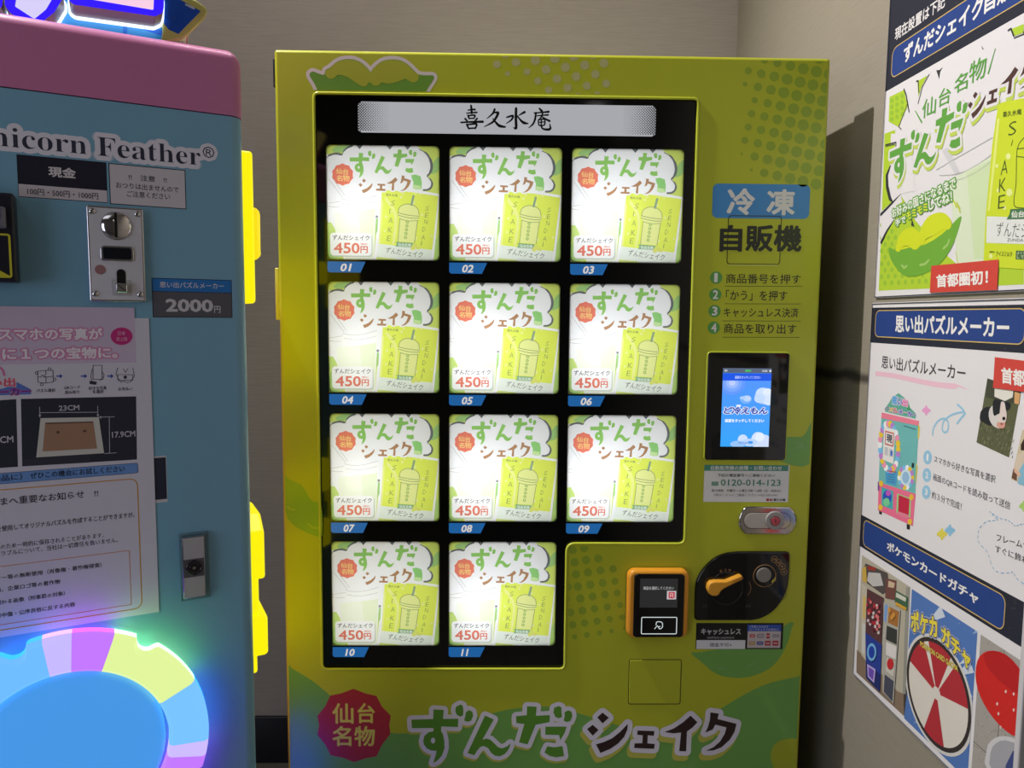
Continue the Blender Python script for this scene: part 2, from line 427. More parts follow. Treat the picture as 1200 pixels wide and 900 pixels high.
W = Frame(WX, 0, WRZ)      # the right wall: local x runs towards the viewer
struct('wall_right', MB(W).box(-.86, 4.1, 0, .1, 0, HC, paper_right))
struct('baseboard_back', MB(FL).box(X0, 1.1, Y1-.012, Y1, 0, .152, mt((22, 23, 34), 'plastic'), .002))
# ================================================================== the green vending machine
V = Frame(0, 0, 0)
LIME, GREEN, DOT = (184, 188, 46), (116, 170, 82), (148, 168, 50)
H = V.px(640, 62.5)[1]; Wd = 1.03
vm = root('vending_machine', V, (Wd/2, 0.39, 0), 'lime green frozen drink vending machine with eleven lit product cards and a touch screen', 'vending machine')
lime = mt(LIME, 'paint')
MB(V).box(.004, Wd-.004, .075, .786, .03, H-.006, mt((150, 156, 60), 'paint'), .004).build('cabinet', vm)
for x in (.08, .95):
    for y in (.15, .68): MB(V).box(x-.03, x+.03, y-.03, y+.03, 0, .032, mt((40, 40, 42), 'plastic'), .003).build('foot', vm)
# door with the L-shaped window
wp = [V.px(*p) for p in ((367.8, 108.8), (820, 114.5), (801.6, 637.7), (662.5, 637.7), (662.3, 784.3), (376.5, 784.5))]
uL = (wp[0][0]+wp[5][0])/2; vT = (wp[0][1]+wp[1][1])/2; uR = (wp[1][0]+wp[2][0])/2; vM = wp[2][1]; uR2 = wp[4][0]; vB = (wp[4][1]+wp[5][1])/2
WIN = [(uL, vB), (uR2, vB), (uR2, vM), (uR, vM), (uR, vT), (uL, vT)]
win = round_poly(WIN, [.012, .012, .016, .014, .010, .010])
outer = rrect(0, .05, Wd, H, .006)
door = MB(V).holed(inset(outer, .006), [win], 0, .03, lime)
PP = ccw(outer); rings = [(inset(PP, .006*(1-math.sin(a))), .006*(1-math.cos(a))) for a in (0, .5, 1.05, math.pi/2)] + [(PP, .074)]
VV = [(p[0], d, p[1]) for rg, d in rings for p in rg]; N = len(PP)
door.add(VV, [(k*N+i, (k+1)*N+i, (k+1)*N+(i+1) % N, k*N+(i+1) % N) for k in range(4) for i in range(N)], lime, True)
dr = door.build('door', vm)
MB(V).tube([(p[0], -.0005, p[1]) for p in inset(win, .001)], .0026, mt((200, 208, 60), 'paint'), closed=True).build('window_trim', dr)
for z in (H-.012,): MB(V).box(-.006, .0, .012, .05, z-.052, z, mt((20, 20, 22), 'plastic'), .002).build('hinge', vm)
MB(V).box(-.0075, .001, .004, .04, 1.405, 1.503, mt((214, 206, 96), 'paint'), .002).build('hinge', vm)

# ---- printed film on the door
A = Art(V, 0, 'paint')
hill = smooth([(330, 772), (342, 783), (365, 797), (388, 816), (410, 837), (432, 851), (457, 858.5), (480, 859), (520, 851), (580, 835), (608, 829.6), (637, 828), (660, 831), (692, 840), (721, 849),
               (760, 856), (800, 850), (830, 838), (847, 829), (872, 814), (903, 800), (946, 791)], closed=False, n=3)
loc = [V.px(*p) for p in hill]; loc = [(min(max(p[0], .0055), Wd-.0055), p[1]) for p in loc]
A.poly(loc + [(Wd-.0055, .056), (.0055, .056)], GREEN, 1, local=True)
A.poly([(min(p[0], Wd-.0055), p[1]) for p in [V.px(*q) for q in smooth([(940, 872), (922, 866), (908, 872), (903, 886), (908, 902), (922, 920), (938, 932)], n=3)]], (170, 178, 44), 2, local=True)
def clampR(P): return [(min(max(p[0], .0055), Wd-.0055), p[1]) for p in [V.px(*q) for q in P]]
A.build('hill_print', dr); A = Art(V, 0, 'paint')
A.poly(clampR([(918, 512), (940, 512), (944, 508), (962, 494), (960, 544), (940, 547), (928, 545), (915, 541)]), GREEN, 1, local=True)
A.poly([V.px(*p) for p in smooth([(931, 517.5), (940, 518), (943, 523), (940, 527), (932, 525), (936, 521)], n=2)], (124, 172, 96), 2, local=True)
A.build('leaf_print', dr); A = Art(V, 0, 'paint')
A.poly(smooth([(926, 729.5), (927.5, 737), (920, 760), (906, 780), (886, 791), (864, 794.4), (840, 790), (820, 774), (811, 767), (812, 764), (822, 764), (880, 752)], n=3), GREEN, 1)
for cx, cy, a in ((846, 783, .1), (880, 779, -.5)):
    A.line([(cx-5*math.cos(a), cy-5*math.sin(a)), (cx+5*math.cos(a), cy+5*math.sin(a))], .005, (124, 172, 96), 2)
A.build('bean_print', dr); A = Art(V, 0, 'paint')
A.poly(clampR(smooth([(326, 545), (332, 552), (336, 559.5), (344, 564), (353, 568.4), (359, 577), (362.6, 583.5), (368, 588), (375, 589), (377.5, 600), (377.5, 628), (369, 628), (355.5, 622), (342, 613.7), (332, 598.6), (326, 585)], n=2))
       , (140, 178, 52), 1, local=True)
A.line([(337, 594), (341, 597), (345, 597)], .0045, (166, 190, 60), 2); A.line([(361, 614), (366, 618), (373, 619)], .0045, (166, 190, 60), 2)
A.build('bean_print', dr); A = Art(V, 0, 'paint')
# pod of beans above the window (plain beans)
q = lambda P: [(350+x/6.667, 55+y/6.667) for x, y in P]
podall = smooth(q([(160, 366), (125, 290), (85, 225), (92, 200), (115, 192), (150, 206), (198, 218), (210, 180), (245, 162), (290, 122), (350, 98), (430, 98), (500, 130), (545, 175), (563, 196), (582, 168), (640, 118), (710, 98),
                   (790, 104), (850, 135), (905, 188), (940, 216), (1000, 222), (1045, 222), (1058, 245), (1020, 305), (985, 366), (950, 430), (600, 440), (200, 430)]), n=2)
cl = lambda P: clip(P, 1, vT+.0045, False)
A.polys([cl(P) for P in stroke_polys(A.conv(podall), .0125, closed=True)], (226, 214, 214), 1)
A.poly(cl(A.conv(podall)), (112, 158, 54), 2, local=True)
A.poly(smooth(q([(208, 215), (215, 185), (245, 168), (290, 126), (350, 104), (430, 104), (500, 135), (545, 180), (562, 203), (580, 175), (640, 122), (710, 103), (790, 109), (850, 140), (900, 190), (938, 218), (930, 262),
                (890, 279), (850, 258), (830, 249), (780, 270), (700, 288), (648, 276), (630, 298), (590, 304), (552, 274), (530, 303), (495, 307), (440, 275), (390, 240), (330, 219), (298, 222), (275, 245), (235, 247)]), n=2), (176, 180, 50), 3)
A.build('bean_pod_print', dr); A = Art(V, 0, 'paint')
# pale dots over the window
for x, y, r in ((148, 170, 31), (298, 153, 33), (232, 243, 20), (384, 227, 27), (450, 138, 37), (533, 210, 35), (467, 299, 28), (552, 371, 28), (602, 122, 38), (684, 192, 36), (618, 283, 34), (701, 353, 33), (835, 177, 36), (768, 265, 34),
                (851, 337, 31), (985, 160, 35), (918, 247, 33), (1002, 320, 31), (215, 85, 35), (365, 75, 32), (750, 105, 38), (900, 92, 35), (1052, 82, 30), (783, 418, 28), (933, 408, 27)):
    P = A.conv(circ(560+x/6.667, 50+y/6.667, r/6.667, n=20)); A.polys([clip(clip(P, 1, H-.0062, True), 1, vT+.0045, False)], (190, 186, 128), 1)
A.build('dot_print', dr); A = Art(V, 0, 'paint')
# green dots, top right corner
for j in range(-3, 8):
    base = 552-23*j
    left = {-3: 690, -2: 600, -1: 570, 0: 440, 1: 425, 2: 495, 3: 470, 4: 445, 5: 420, 6: 400, 7: 470}[j]; k0 = None
    for i in range(-2, 8):
        x = base+91*i; y = 277+94*j+20*i
        if x < left: continue
        if k0 is None: k0 = x
        r = min(39, 25+(x-k0)*.05) if x > k0 else {1: 17, 2: 22, 6: 9, 7: 11}.get(j, 25)
        P = A.conv(circ(800+x/6, 40+y/6, r/6, n=20)); P = clip(clip(P, 0, Wd-.0058, True), 1, H-.0062, True)
        if len(P) > 2: A.polys([P], DOT, 1)
A.build('dot_print', dr); A = Art(V, 0, 'paint')
for x, y, r in ((65, 370, 22), (5, 380, 22), (140, 425, 22), (75, 433, 22), (15, 445, 22), (218, 480, 20), (152, 488, 21), (85, 498, 22), (22, 508, 22), (228, 545, 19), (163, 553, 21), (98, 563, 22), (32, 573, 22), (240, 606, 18), (175, 615, 20), (110, 625, 21),
                (45, 636, 22), (255, 670, 16), (187, 680, 19), (120, 690, 20), (57, 700, 21), (-6, 710, 21), (265, 735, 15), (200, 745, 17), (133, 755, 19), (68, 765, 20), (5, 775, 20), (278, 793, 9), (210, 808, 12), (146, 818, 14), (80, 828, 15), (15, 838, 14), (-30, 640, 20), (-18, 575, 20)):
    P = clip(A.conv(circ(670+x/4.5, 560+y/4.5, r/4.5, n=18)), 0, uR2+.0045, False); P = clip(P, 1, vM-.0045, True)
    if len(P) > 2: A.polys([P], DOT, 1)
A.build('dot_print', dr)

# ---- starburst badge and the big product name at the foot
A = Art(V, 0, 'paint'); z4 = lambda x, y: (340+x/4, 780+y/4)
st = [(297, 108), (352, 130), (405, 142), (430, 192), (472, 234), (465, 278), (470, 320), (430, 372), (405, 425), (352, 435), (300, 452), (248, 432), (190, 420), (165, 370), (128, 325), (136, 280), (128, 235), (165, 190), (188, 140), (240, 130)]
A.poly([z4(*p) for p in st], (180, 50, 60), 2)
for t, a, b in (('仙', (197, 176), (298, 272)), ('台', (315, 175), (398, 270)), ('名', (197, 283), (288, 377)), ('物', (300, 283), (398, 378))):
    A.text(t, z4(*a), z4(*b), (226, 214, 96), 3, bold=.022, res=3)
A.build('origin_badge', dr)
A = Art(V, 0, 'paint')
GD, BR_, WH, SH = (92, 146, 48), (52, 34, 32), (226, 220, 232), (196, 190, 84)
hole = A.conv(LOGO_HOLE)
for key, col in (('zu', GD), ('n', GD), ('da', GD), ('shi', BR_), ('e', BR_), ('i', BR_), ('ku', BR_)):
    dk = key in ('zu', 'n', 'da')
    add_logo(A, [A.conv(P) for P in LOGO[key]], hole if key == 'zu' else None, col, WH, .0088 if dk else .0098, 6, SH, (-.001, -.0045) if dk else (-.0045, -.011))
A.build('product_lettering', dr)

# ---- display panel: black glossy acrylic with eleven openings
CW = .2112; CU = [.0918+.2294*k for k in range(3)]
cells = []
for j, py in enumerate((168.0, 331.4, 485.8, 635.2)):
    for i in range(3 if j < 3 else 2):
        cells.append((CU[i], .07+1.6607-.2517*j))
PD = .004                                        # the panel sits this far behind the door's face
holes = [rrect(u+.002, v-CW+.002, u+CW-.002, v-.002, .01) for u, v in cells]
MB(V).holed(inset(win, -.004), holes, PD, PD+.003, mt((7, 7, 9), 'gloss')).build('display_panel', vm)
mb = MB(V); wb = mt((230, 230, 226), 'paper')
for u, v in cells:
    a, b, c, d, y0, y1 = u-.004, u+CW+.004, v-CW-.004, v+.004, PD+.003, .073
    mb.add([(a, y0, c), (b, y0, c), (b, y0, d), (a, y0, d), (a, y1, c), (b, y1, c), (b, y1, d), (a, y1, d)], [(4, 5, 6, 7), (0, 1, 5, 4), (1, 2, 6, 5), (2, 3, 7, 6), (3, 0, 4, 7)], wb)
mb.build('backlight_box', vm)
for k, (u, v) in enumerate(cells):
    for nm, size, du, dv, y, pw in (('backlight_panel', .205, .5, .45, .068, CARD_P), ('backlight_bulb', .03, .27, .42, .066, CARD_Q*(1.0, 1.15, 1.3, .6, 1.7, 1.1, .6, 1.3, 1.5, .25, 1.0)[k])):
        d = bpy.data.lights.new(nm, 'AREA'); d.shape = 'SQUARE'; d.size = size; d.energy = pw; d.color = (.94, .965, 1.0)
        o = bpy.data.objects.new(nm, d); COL.objects.link(o); o.parent = vm
        o.location = (u+CW*du-Wd/2, y-.39, v-CW*(1-dv)); o.rotation_euler = (R(-90), 0, 0)

# ---- the product card: one flat film, every shape cut into it
c5 = lambda x, y: ((x-97)/725*CW, (797-y)/725*CW)
CV = []; CF = []; CM = []
def cput(P, col):
    P = ccw(P); s = len(CV); CV.extend(Vector(p) for p in P); CF.append(list(range(s, s+len(P)))); CM.append(mt(tuple(int(x+(255-x)*.2) for x in col), 'film'))
def cp(P, col, sm=0): cput([c5(*p) for p in (smooth(P, n=sm) if sm else P)], col)
def cl_(P, w_, col, cap=True, sm=0):
    P = smooth(P, closed=False, n=sm) if sm else P
    W_ = [k/725*CW for k in w_] if isinstance(w_, (list, tuple)) else w_/725*CW
    if sm and isinstance(W_, list): W_ = [W_[min(len(W_)-1, i//sm)] for i in range(len(P))]
    for Q in stroke_polys([c5(*p) for p in P], W_, cap, n=8): cput(Q, col)
def ctx(t, TL, TR, BL, col, bold=0, shear=0, out=None, res=1):
    V_, F_ = glyphs(t, bold, shear, res); x0, y0, x1, y1 = bbox(V_)
    tl, tr, bl = (Vector(c5(*p)) for p in (TL, TR, BL))
    mp = lambda p: bl + (tr-tl)*((p[0]-x0)/(x1-x0)) + (tl-bl)*((p[1]-y0)/(y1-y0))
    for b, cc in (([(max(bold, 0)+out[0], out[1])] if out else []) + [(max(bold, 0), col)]):
        for dx, dy in spread(b):
            for f in F_: cput([tuple(mp((V_[i][0]+dx, V_[i][1]+dy))) for i in f], cc)
base_poly = rrect(0, 0, CW, CW, .0085, (1, 1, 0, 1), 4)
cput(base_poly, (206, 226, 84))
LEAF, DKO = (148, 202, 104), (78, 84, 88)
cp([(135, 108), (160, 84), (215, 74), (310, 74), (250, 95), (210, 118), (160, 118)], LEAF, 2)
cp([(762, 245), (775, 190), (795, 155), (822, 140), (822, 215), (795, 240)], LEAF, 2)
cp([(722, 797), (760, 735), (790, 680), (822, 620), (822, 797)], (170, 214, 96), 0)
cp([(97, 515), (125, 560), (150, 620), (190, 797), (97, 797)], (188, 220, 100), 2)
cp([(97, 690), (140, 660), (165, 740), (150, 797), (97, 797)], (164, 212, 100), 2)
WHT = (246, 245, 250)
# cloud with its dark comic outline
cp([(97, 160), (120, 138), (160, 126), (197, 134), (215, 104), (262, 80), (330, 68), (640, 68), (700, 92), (742, 125), (766, 170), (768, 210), (748, 258), (768, 284), (775, 310), (762, 338), (715, 350), (650, 420), (430, 560), (130, 560), (97, 520)], WHT, 3)
cl_([(97, 158), (118, 138), (160, 126), (203, 134)], [4, 12, 14, 6], DKO, False, 3)
cl_([(202, 132), (212, 108), (240, 86), (268, 76)], [4, 10, 12, 8], DKO, False, 3)
for x in (312, 505, 618): cp([(x-22, 72), (x+20, 72), (x, 98)], DKO)
cl_([(690, 92), (735, 116), (764, 160), (771, 205), (760, 240), (740, 262)], [5, 12, 17, 17, 12, 4], DKO, False, 3)
cl_([(740, 262), (762, 280), (774, 306), (765, 334), (742, 347), (714, 348)], [4, 10, 13, 13, 12, 8], DKO, False, 3)
# pouch photograph with white edge
cp([(444, 345), (640, 345), (700, 352), (822, 372), (822, 390), (783, 797), (396, 797)], WHT)
cp([(452, 366), (480, 352), (640, 362), (814, 386), (774, 728), (428, 692)], (226, 240, 66))
cp([(428, 692), (774, 728), (764, 797), (410, 797)], (232, 240, 230))
cp([(416, 776), (520, 786), (560, 797), (412, 797)], (214, 230, 110))
cp([(640, 255), (700, 262), (706, 335), (690, 345), (652, 338), (655, 300)], (128, 204, 100), 2)
cp([(655, 315), (700, 322), (700, 345), (650, 340)], (196, 232, 150))
cp([(478, 395), (520, 445), (548, 510), (545, 600), (530, 690), (515, 690), (528, 600), (530, 520), (505, 455), (474, 420)], (236, 242, 130), 2)
cp([(445, 420), (460, 420), (440, 690), (430, 690)], (236, 242, 130))
for x, y, r in ((575, 395, 9), (510, 490, 8), (478, 520, 9), (470, 610, 8), (530, 632, 11), (668, 654, 11), (655, 428, 11), (710, 505, 9), (590, 372, 8), (700, 375, 8), (668, 375, 6), (770, 640, 8)): cput(circ(*c5(x, y), r/725*CW, n=10), (234, 242, 140))
OL = (104, 124, 66)
ctx('喜久水庵', (478, 372), (552, 377), (477, 388), OL, .01)
for t, x, y in (('S', 522, 432), ('H', 503, 484), ('A', 506, 541), ('K', 502, 602), ('E', 495, 656)):
    if t == 'H': cl_([(503, 470), (501, 498)], 4, OL)
    else: ctx(t, (x-13, y-17), (x+14, y-15), (x-14, y+17), OL, -.012, .1)
for t, x, y in (('S', 742, 464), ('E', 740, 506), ('N', 735, 548), ('D', 722, 596), ('A', 716, 647)): ctx(t, (x-11, y-15), (x+12, y-13), (x-13, y+15), OL, -.012, .1)
cl_([(707, 672), (703, 700)], 4, OL)
cp([(556, 490), (562, 462), (590, 442), (625, 438), (660, 448), (684, 472), (690, 505), (692, 522), (684, 535), (680, 540), (662, 682), (552, 675), (566, 530), (553, 508)], (232, 238, 138), 0)
cl_([(556, 492), (562, 462), (590, 442), (625, 438), (660, 448), (684, 472), (690, 505)], 3.5, OL, True, 3)
cl_([(553, 494), (600, 505), (650, 512), (692, 514)], 3.5, OL, True, 2); cl_([(553, 508), (600, 521), (650, 528), (690, 526)], 3.5, OL, True, 2)
cl_([(566, 530), (552, 676)], 3.5, OL); cl_([(681, 540), (660, 684)], 3.5, OL); cl_([(566, 532), (620, 545), (680, 542)], 3, OL, True, 2)
cl_([(640, 448), (655, 382)], 14, (120, 150, 118), False)
for k in range(5):
    x, y = 614-3*k, 552+24.5*k
    cput(circ(*c5(x, y), 10/725*CW, n=10), (120, 164, 66)); cput(circ(*c5(x, y), 5/725*CW, n=8), (226, 234, 130))
cp([(538, 678), (655, 686), (645, 698), (650, 714), (536, 708), (546, 692)], (112, 166, 112))
ctx('仙台名物', (556, 685), (638, 691), (555, 705), (240, 246, 236), .02)
cp([(640, 708), (655, 690), (672, 692), (676, 705), (700, 712), (690, 728), (665, 722), (650, 732), (635, 725)], (222, 228, 88), 2)
# cup photograph
DRK = (240, 245, 224)
cp([(125, 560), (148, 600), (205, 797), (396, 797), (418, 400), (97, 430), (97, 500)], (248, 248, 248), 0)
cp([(150, 500), (408, 470), (394, 700), (384, 797), (212, 797), (152, 600)], DRK)
cp([(300, 490), (408, 470), (392, 797), (330, 797)], (230, 240, 204))
for P in ([(112, 285), (200, 400)], [(140, 285), (215, 390)], [(190, 408), (250, 420), (330, 412), (412, 388)], [(200, 440), (270, 450), (350, 440), (405, 425)], [(100, 455), (140, 462), (180, 460)], [(97, 440), (190, 425)]): cl_(P, 3.4, (196, 194, 198), True, 3)
cl_([(330, 775), (380, 790), (408, 760), (412, 720)], [4, 8, 8, 4], WHT, True, 3)
cp([(411, 513), (426, 513), (426, 528), (411, 528)], (112, 116, 112)); cp([(412, 532), (426, 532), (422, 610), (408, 640)], LEAF)
# product name
for key, TL, BR in (('zu', (247, 105), (412, 277)), ('n', (405, 135), (516, 250)), ('da', (526, 95), (675, 242)), ('shi', (303, 282), (392, 373)), ('e', (415, 312), (475, 357)), ('i', (482, 270), (553, 353)), ('ku', (568, 258), (638, 356))):
    Ps, hole = logo_fit(key, TL, BR)
    for P in Ps:
        for Q in stroke_polys([c5(*p) for p in P], 18/725*CW, closed=True, n=8): cput(Q, WHT)
for key, TL, BR in (('zu', (247, 105), (412, 277)), ('n', (405, 135), (516, 250)), ('da', (526, 95), (675, 242)), ('shi', (303, 282), (392, 373)), ('e', (415, 312), (475, 357)), ('i', (482, 270), (553, 353)), ('ku', (568, 258), (638, 356))):
    Ps, hole = logo_fit(key, TL, BR)
    for P in Ps: cput([c5(*p) for p in P], (122, 192, 72) if key in ('zu', 'n', 'da') else (160, 106, 62))
    if hole: cput([c5(*p) for p in hole], WHT)
cput([c5(202+(70 if k % 2 == 0 else 64)*math.sin(math.pi*k/10), 257-(70 if k % 2 == 0 else 64)*math.cos(math.pi*k/10)) for k in range(20)], (236, 100, 74))
for t, a, b in (('仙', (160, 219), (199, 253)), ('台', (205, 221), (239, 258)), ('名', (163, 262), (200, 298)), ('物', (203, 260), (245, 300))): ctx(t, a, (b[0], a[1]), (a[0], b[1]), (255, 226, 120), .004, res=2)
# price plate
r22 = lambda x0, y0, x1, y1, r: [(p[0], -p[1]) for p in rrect(x0, -y1, x1, -y0, r)]
cp(r22(122, 632, 389, 777, 22), (196, 204, 196)); cp(r22(117, 625, 383, 770, 22), (250, 250, 252))
ctx('ずんだシェイク', (132, 640), (371, 640), (132, 672), (44, 42, 46), .012)
for t, x0, x1 in (('4', 142, 194), ('5', 204, 247), ('0', 256, 304)): ctx(t, (x0, 690), (x1, 690), (x0, 754), (226, 98, 76), .022, res=3)
ctx('円', (312, 710), (357, 710), (312, 752), (226, 98, 76), .03); ctx('（税込）', (312, 689), (356, 689), (312, 702), (226, 98, 76), .02)
ctx('ずんだシェイク', (478, 712), (716, 742), (474, 752), (60, 64, 52), 0, .15)
v_, f_, C_ = triangulate([[tuple(CV[i]) for i in fc] for fc in CF])
top_ = np.full(len(f_), -1)
for k, fc in enumerate(CF):
    P = [tuple(CV[i]) for i in fc]; x0, y0, x1, y1 = bbox(P)
    ix = np.where((C_[:, 0] >= x0) & (C_[:, 0] <= x1) & (C_[:, 1] >= y0) & (C_[:, 1] <= y1))[0]
    if len(ix): top_[ix[inside(P, C_[ix])]] = k
inb = inside(base_poly, C_)
cme = [(p[0], 0, p[1]) for p in v_]; byM = {}
for t, k, ok in zip(f_, top_, inb):
    if not ok: continue
    a, b, c = v_[t[0]], v_[t[1]], v_[t[2]]
    byM.setdefault(CM[k], []).append(t if (b[0]-a[0])*(c[1]-a[1])-(b[1]-a[1])*(c[0]-a[0]) > 0 else t[::-1])
allf = []; mats_ = []; midx = []
for k, (m, fs) in enumerate(byM.items()):
    mats_.append(m); allf += [tuple(x) for x in fs]; midx += [k]*len(fs)
cmesh = bpy.data.meshes.new('product_card'); cmesh.from_pydata(cme, [], allf)
for m in mats_: cmesh.materials.append(m)
cmesh.polygons.foreach_set('material_index', midx); cmesh.update()
print('card faces', len(allf))
for k, (u, v) in enumerate(cells):
    o = bpy.data.objects.new('product_card', cmesh); COL.objects.link(o); o.parent = vm
    o.location = (u-Wd/2, PD-.0008-.39, v-CW)
    o['label'] = 'backlit drink card above blue tag %02d' % (k+1)
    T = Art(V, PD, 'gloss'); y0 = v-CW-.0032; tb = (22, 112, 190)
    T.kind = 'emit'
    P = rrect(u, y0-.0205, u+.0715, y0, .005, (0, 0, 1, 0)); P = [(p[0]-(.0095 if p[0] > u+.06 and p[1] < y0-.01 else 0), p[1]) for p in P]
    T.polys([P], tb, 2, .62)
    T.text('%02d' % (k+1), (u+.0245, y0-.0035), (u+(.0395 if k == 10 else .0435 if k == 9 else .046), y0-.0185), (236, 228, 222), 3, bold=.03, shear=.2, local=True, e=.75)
    t_ = T.build('number_tag', o, base=(u, PD-.0008, v-CW))

# ---- maker's sign in the panel
A = Art(V, PD, 'gloss')
sg0, sg1 = V.px(419, 118.2), V.px(768.5, 159.5)
SGN = (165, 167, 172); A.kind = 'emit'
A.rect((sg0[0], sg0[1]), (sg1[0], sg1[1]), SGN, 2, .006, local=True)
sl, sr = V.px(455, 130)[0], V.px(731, 130)[0]; pit = .0049
nx = int((sl-sg0[0])/pit)+1; ny = int((sg0[1]-sg1[1])/(pit*.5))
dots = []
for side in (0, 1):
    e0_, e1_ = (sl, sg0[0]) if side == 0 else (sr, sg1[0]); sg_ = 1 if e1_ > e0_ else -1
    for jj in range(1, ny):
        for ii in range(nx+2):
            x = e0_+sg_*(ii+.5*(jj % 2)+.2)*pit; y = sg0[1]-jj*pit*.5; t = (x-e0_)/(e1_-e0_)
            if t > .985: continue
            dots.append(circ(x, y, pit*(.08+.25*t), n=8))
    for yy in (sg0[1], sg1[1]):      # the corners fade out
        for q in range(3): dots.append(circ(e1_-sg_*.002*q, yy-(1 if yy == sg0[1] else -1)*.0016*(2-q)*.6, .0019, n=8))
A.kind = 'gloss'; A.polys(dots, (9, 9, 11), 3)
zb = lambda P: [(530+x/9.23, 115+y/9.23) for x, y in P]
K = (34, 32, 34); wv = .000215
for P, w_ in (([(203, 80), (208, 120), (210, 165)], [16, 20, 18]), ([(168, 132), (210, 124), (245, 124)], [10, 15, 18]), ([(155, 164), (210, 158), (265, 155)], [10, 13, 16]), ([(172, 188), (182, 222)], [18, 14]), ([(175, 190), (245, 186), (232, 222)], [12, 16, 12]),
              ([(182, 221), (234, 218)], [12, 12]), ([(140, 224), (162, 248)], [18, 14]), ([(268, 222), (240, 252)], [18, 10]), ([(95, 264), (200, 258), (330, 256)], [14, 16, 22]), ([(158, 285), (178, 332)], [18, 14]), ([(165, 287), (262, 280), (248, 330)], [14, 18, 14]), ([(178, 328), (250, 324)], [14, 14]),
              ([(458, 122), (440, 165), (375, 222)], [20, 18, 6]), ([(455, 158), (495, 158), (478, 205), (435, 262), (345, 310)], [12, 24, 22, 18, 6]), ([(440, 222), (470, 262), (510, 300), (572, 312)], [10, 18, 26, 16]),
              ([(690, 112), (688, 220), (690, 325), (662, 318)], [22, 24, 24, 6]), ([(590, 208), (655, 192), (640, 235), (582, 276)], [14, 20, 16, 6]), ([(782, 152), (752, 168), (716, 190)], [22, 16, 6]), ([(700, 190), (740, 240), (775, 268), (820, 276)], [10, 18, 26, 10]),
              ([(942, 112), (968, 142)], [14, 24]), ([(888, 162), (960, 156), (1042, 148)], [14, 12, 20]), ([(905, 160), (895, 230), (870, 285), (825, 322)], [16, 18, 16, 5]), ([(918, 192), (980, 186), (1036, 182)], [10, 12, 16]), ([(978, 162), (962, 205), (930, 236)], [14, 14, 6]), ([(965, 198), (1005, 225), (1052, 248)], [10, 16, 20]),
              ([(932, 235), (996, 230), (996, 290), (938, 294), (932, 235)], [12, 12, 14, 12, 12]), ([(936, 262), (996, 258)], [10, 10]), ([(966, 226), (962, 300), (985, 334), (1040, 340), (1062, 325), (1052, 275)], [12, 14, 16, 22, 20, 5])):
    n_ = 3; Q = smooth(zb(P), closed=False, n=n_) if len(P) > 2 else zb(P)
    WW = [w_[min(len(w_)-1, int(i/n_))]*(1-(i % n_)/n_)+w_[min(len(w_)-1, int(i/n_)+1)]*((i % n_)/n_) for i in range(len(Q))] if len(P) > 2 else w_
    A.polys(stroke_polys(A.conv(Q), [x*wv for x in WW], n=8), K, 4)
A.build('maker_sign', vm)

# ---- right-hand column
z8 = lambda x, y: (800+x/4.285, 190+y/4.285)
A = Art(V, 0, 'paint')
A.rect(z8(152, 107), z8(634, 286), (68, 140, 206), 1, .0105)
A.text('冷', z8(224, 130), z8(361, 267), (226, 222, 222), 2, bold=.035); A.text('凍', z8(424, 135), z8(562, 268), (226, 222, 222), 2, bold=.035)
A.build('frozen_sign', dr)
A = Art(V, 0, 'paint')
cov = [V.px(*z8(*p)) for p in ((222, 511), (488, 511), (495, 272), (230, 272))]
cu0, cu1, cv0, cv1 = (cov[0][0]+cov[3][0])/2, (cov[1][0]+cov[2][0])/2, cov[0][1], cov[2][1]
A.line(rrect(cu0, cv0, cu1, cv1, .005), .0016, (44, 50, 14), 3, local=True, closed=True, n=6)
A.line([(cu0+.004, cv0-.0016), (cu1-.004, cv0-.0016)], .0012, (226, 230, 120), 3, local=True)
A.build('keyhole_cover', dr)
A = Art(V, 0, 'paint')
BK = (40, 42, 38)
for t, x0, x1 in (('自', 188, 297), ('販', 318, 452), ('機', 460, 596)): A.text(t, z8(x0, 314), z8(x1, 451), BK, 4, bold=.032)
for k, (t, cx, cy, x0, x1, y0, y1) in enumerate((('商品番号を押す', 168, 580, 218, 592, 560, 612), ('「かう」を押す', 164, 665, 218, 524, 642, 697), ('キャッシュレス決済', 160, 748, 207, 580, 729, 781), ('商品を取り出す', 156, 831, 207, 570, 810, 863))):
    c_ = V.px(*z8(cx, cy)); A.polys([circ(c_[0], c_[1], .0118, n=28)], (92, 158, 76), 1)
    A.text(str(k+1), z8(cx-(12 if k else 9), cy-23), z8(cx+(14 if k else 7), cy+23), (226, 222, 222), 2, bold=.03)
    A.text(t, z8(x0, y0), z8(x1, y1), BK, 2, bold=.008)
    yl = (623, 711, 797, 879)[k]; A.line([z8(x0-6, yl), z8((600, 594, 592, 586)[k], yl+1)], .0011, (86, 100, 34), 1)
A.build('instruction_lettering', dr)

# ---- touch screen
z6 = lambda x, y: (800+x/6, 390+y/6)
o_ = [V.px(*z6(*p)) for p in ((175, 137), (748, 140), (718, 895), (152, 895))]
u0, u1, v0, v1 = (o_[0][0]+o_[3][0])/2, (o_[1][0]+o_[2][0])/2, o_[2][1], o_[0][1]
MB(V).tube([(p[0], -.0005, p[1]) for p in rrect(u0, v0, u1, v1, .007)], .0022, mt((176, 184, 44), 'paint'), closed=True).build('screen_trim', dr)
hs = MB(V).prism(rrect(u0, v0, u1, v1, .006), -.0035, .004, mt((11, 11, 13), 'gloss'), .0015).build('touch_screen', vm)
A = Art(V, -.0036, 'emit')
s0, s1 = V.px(847.2, 431.3, -.0036), V.px(901.2, 523.6, -.0036); s2 = V.px(903.6, 431.6, -.0036)
su0, su1, sv0, sv1 = (s0[0]+V.px(844.2, 523.3, -.0036)[0])/2, (s1[0]+s2[0])/2, s1[1], s0[1]
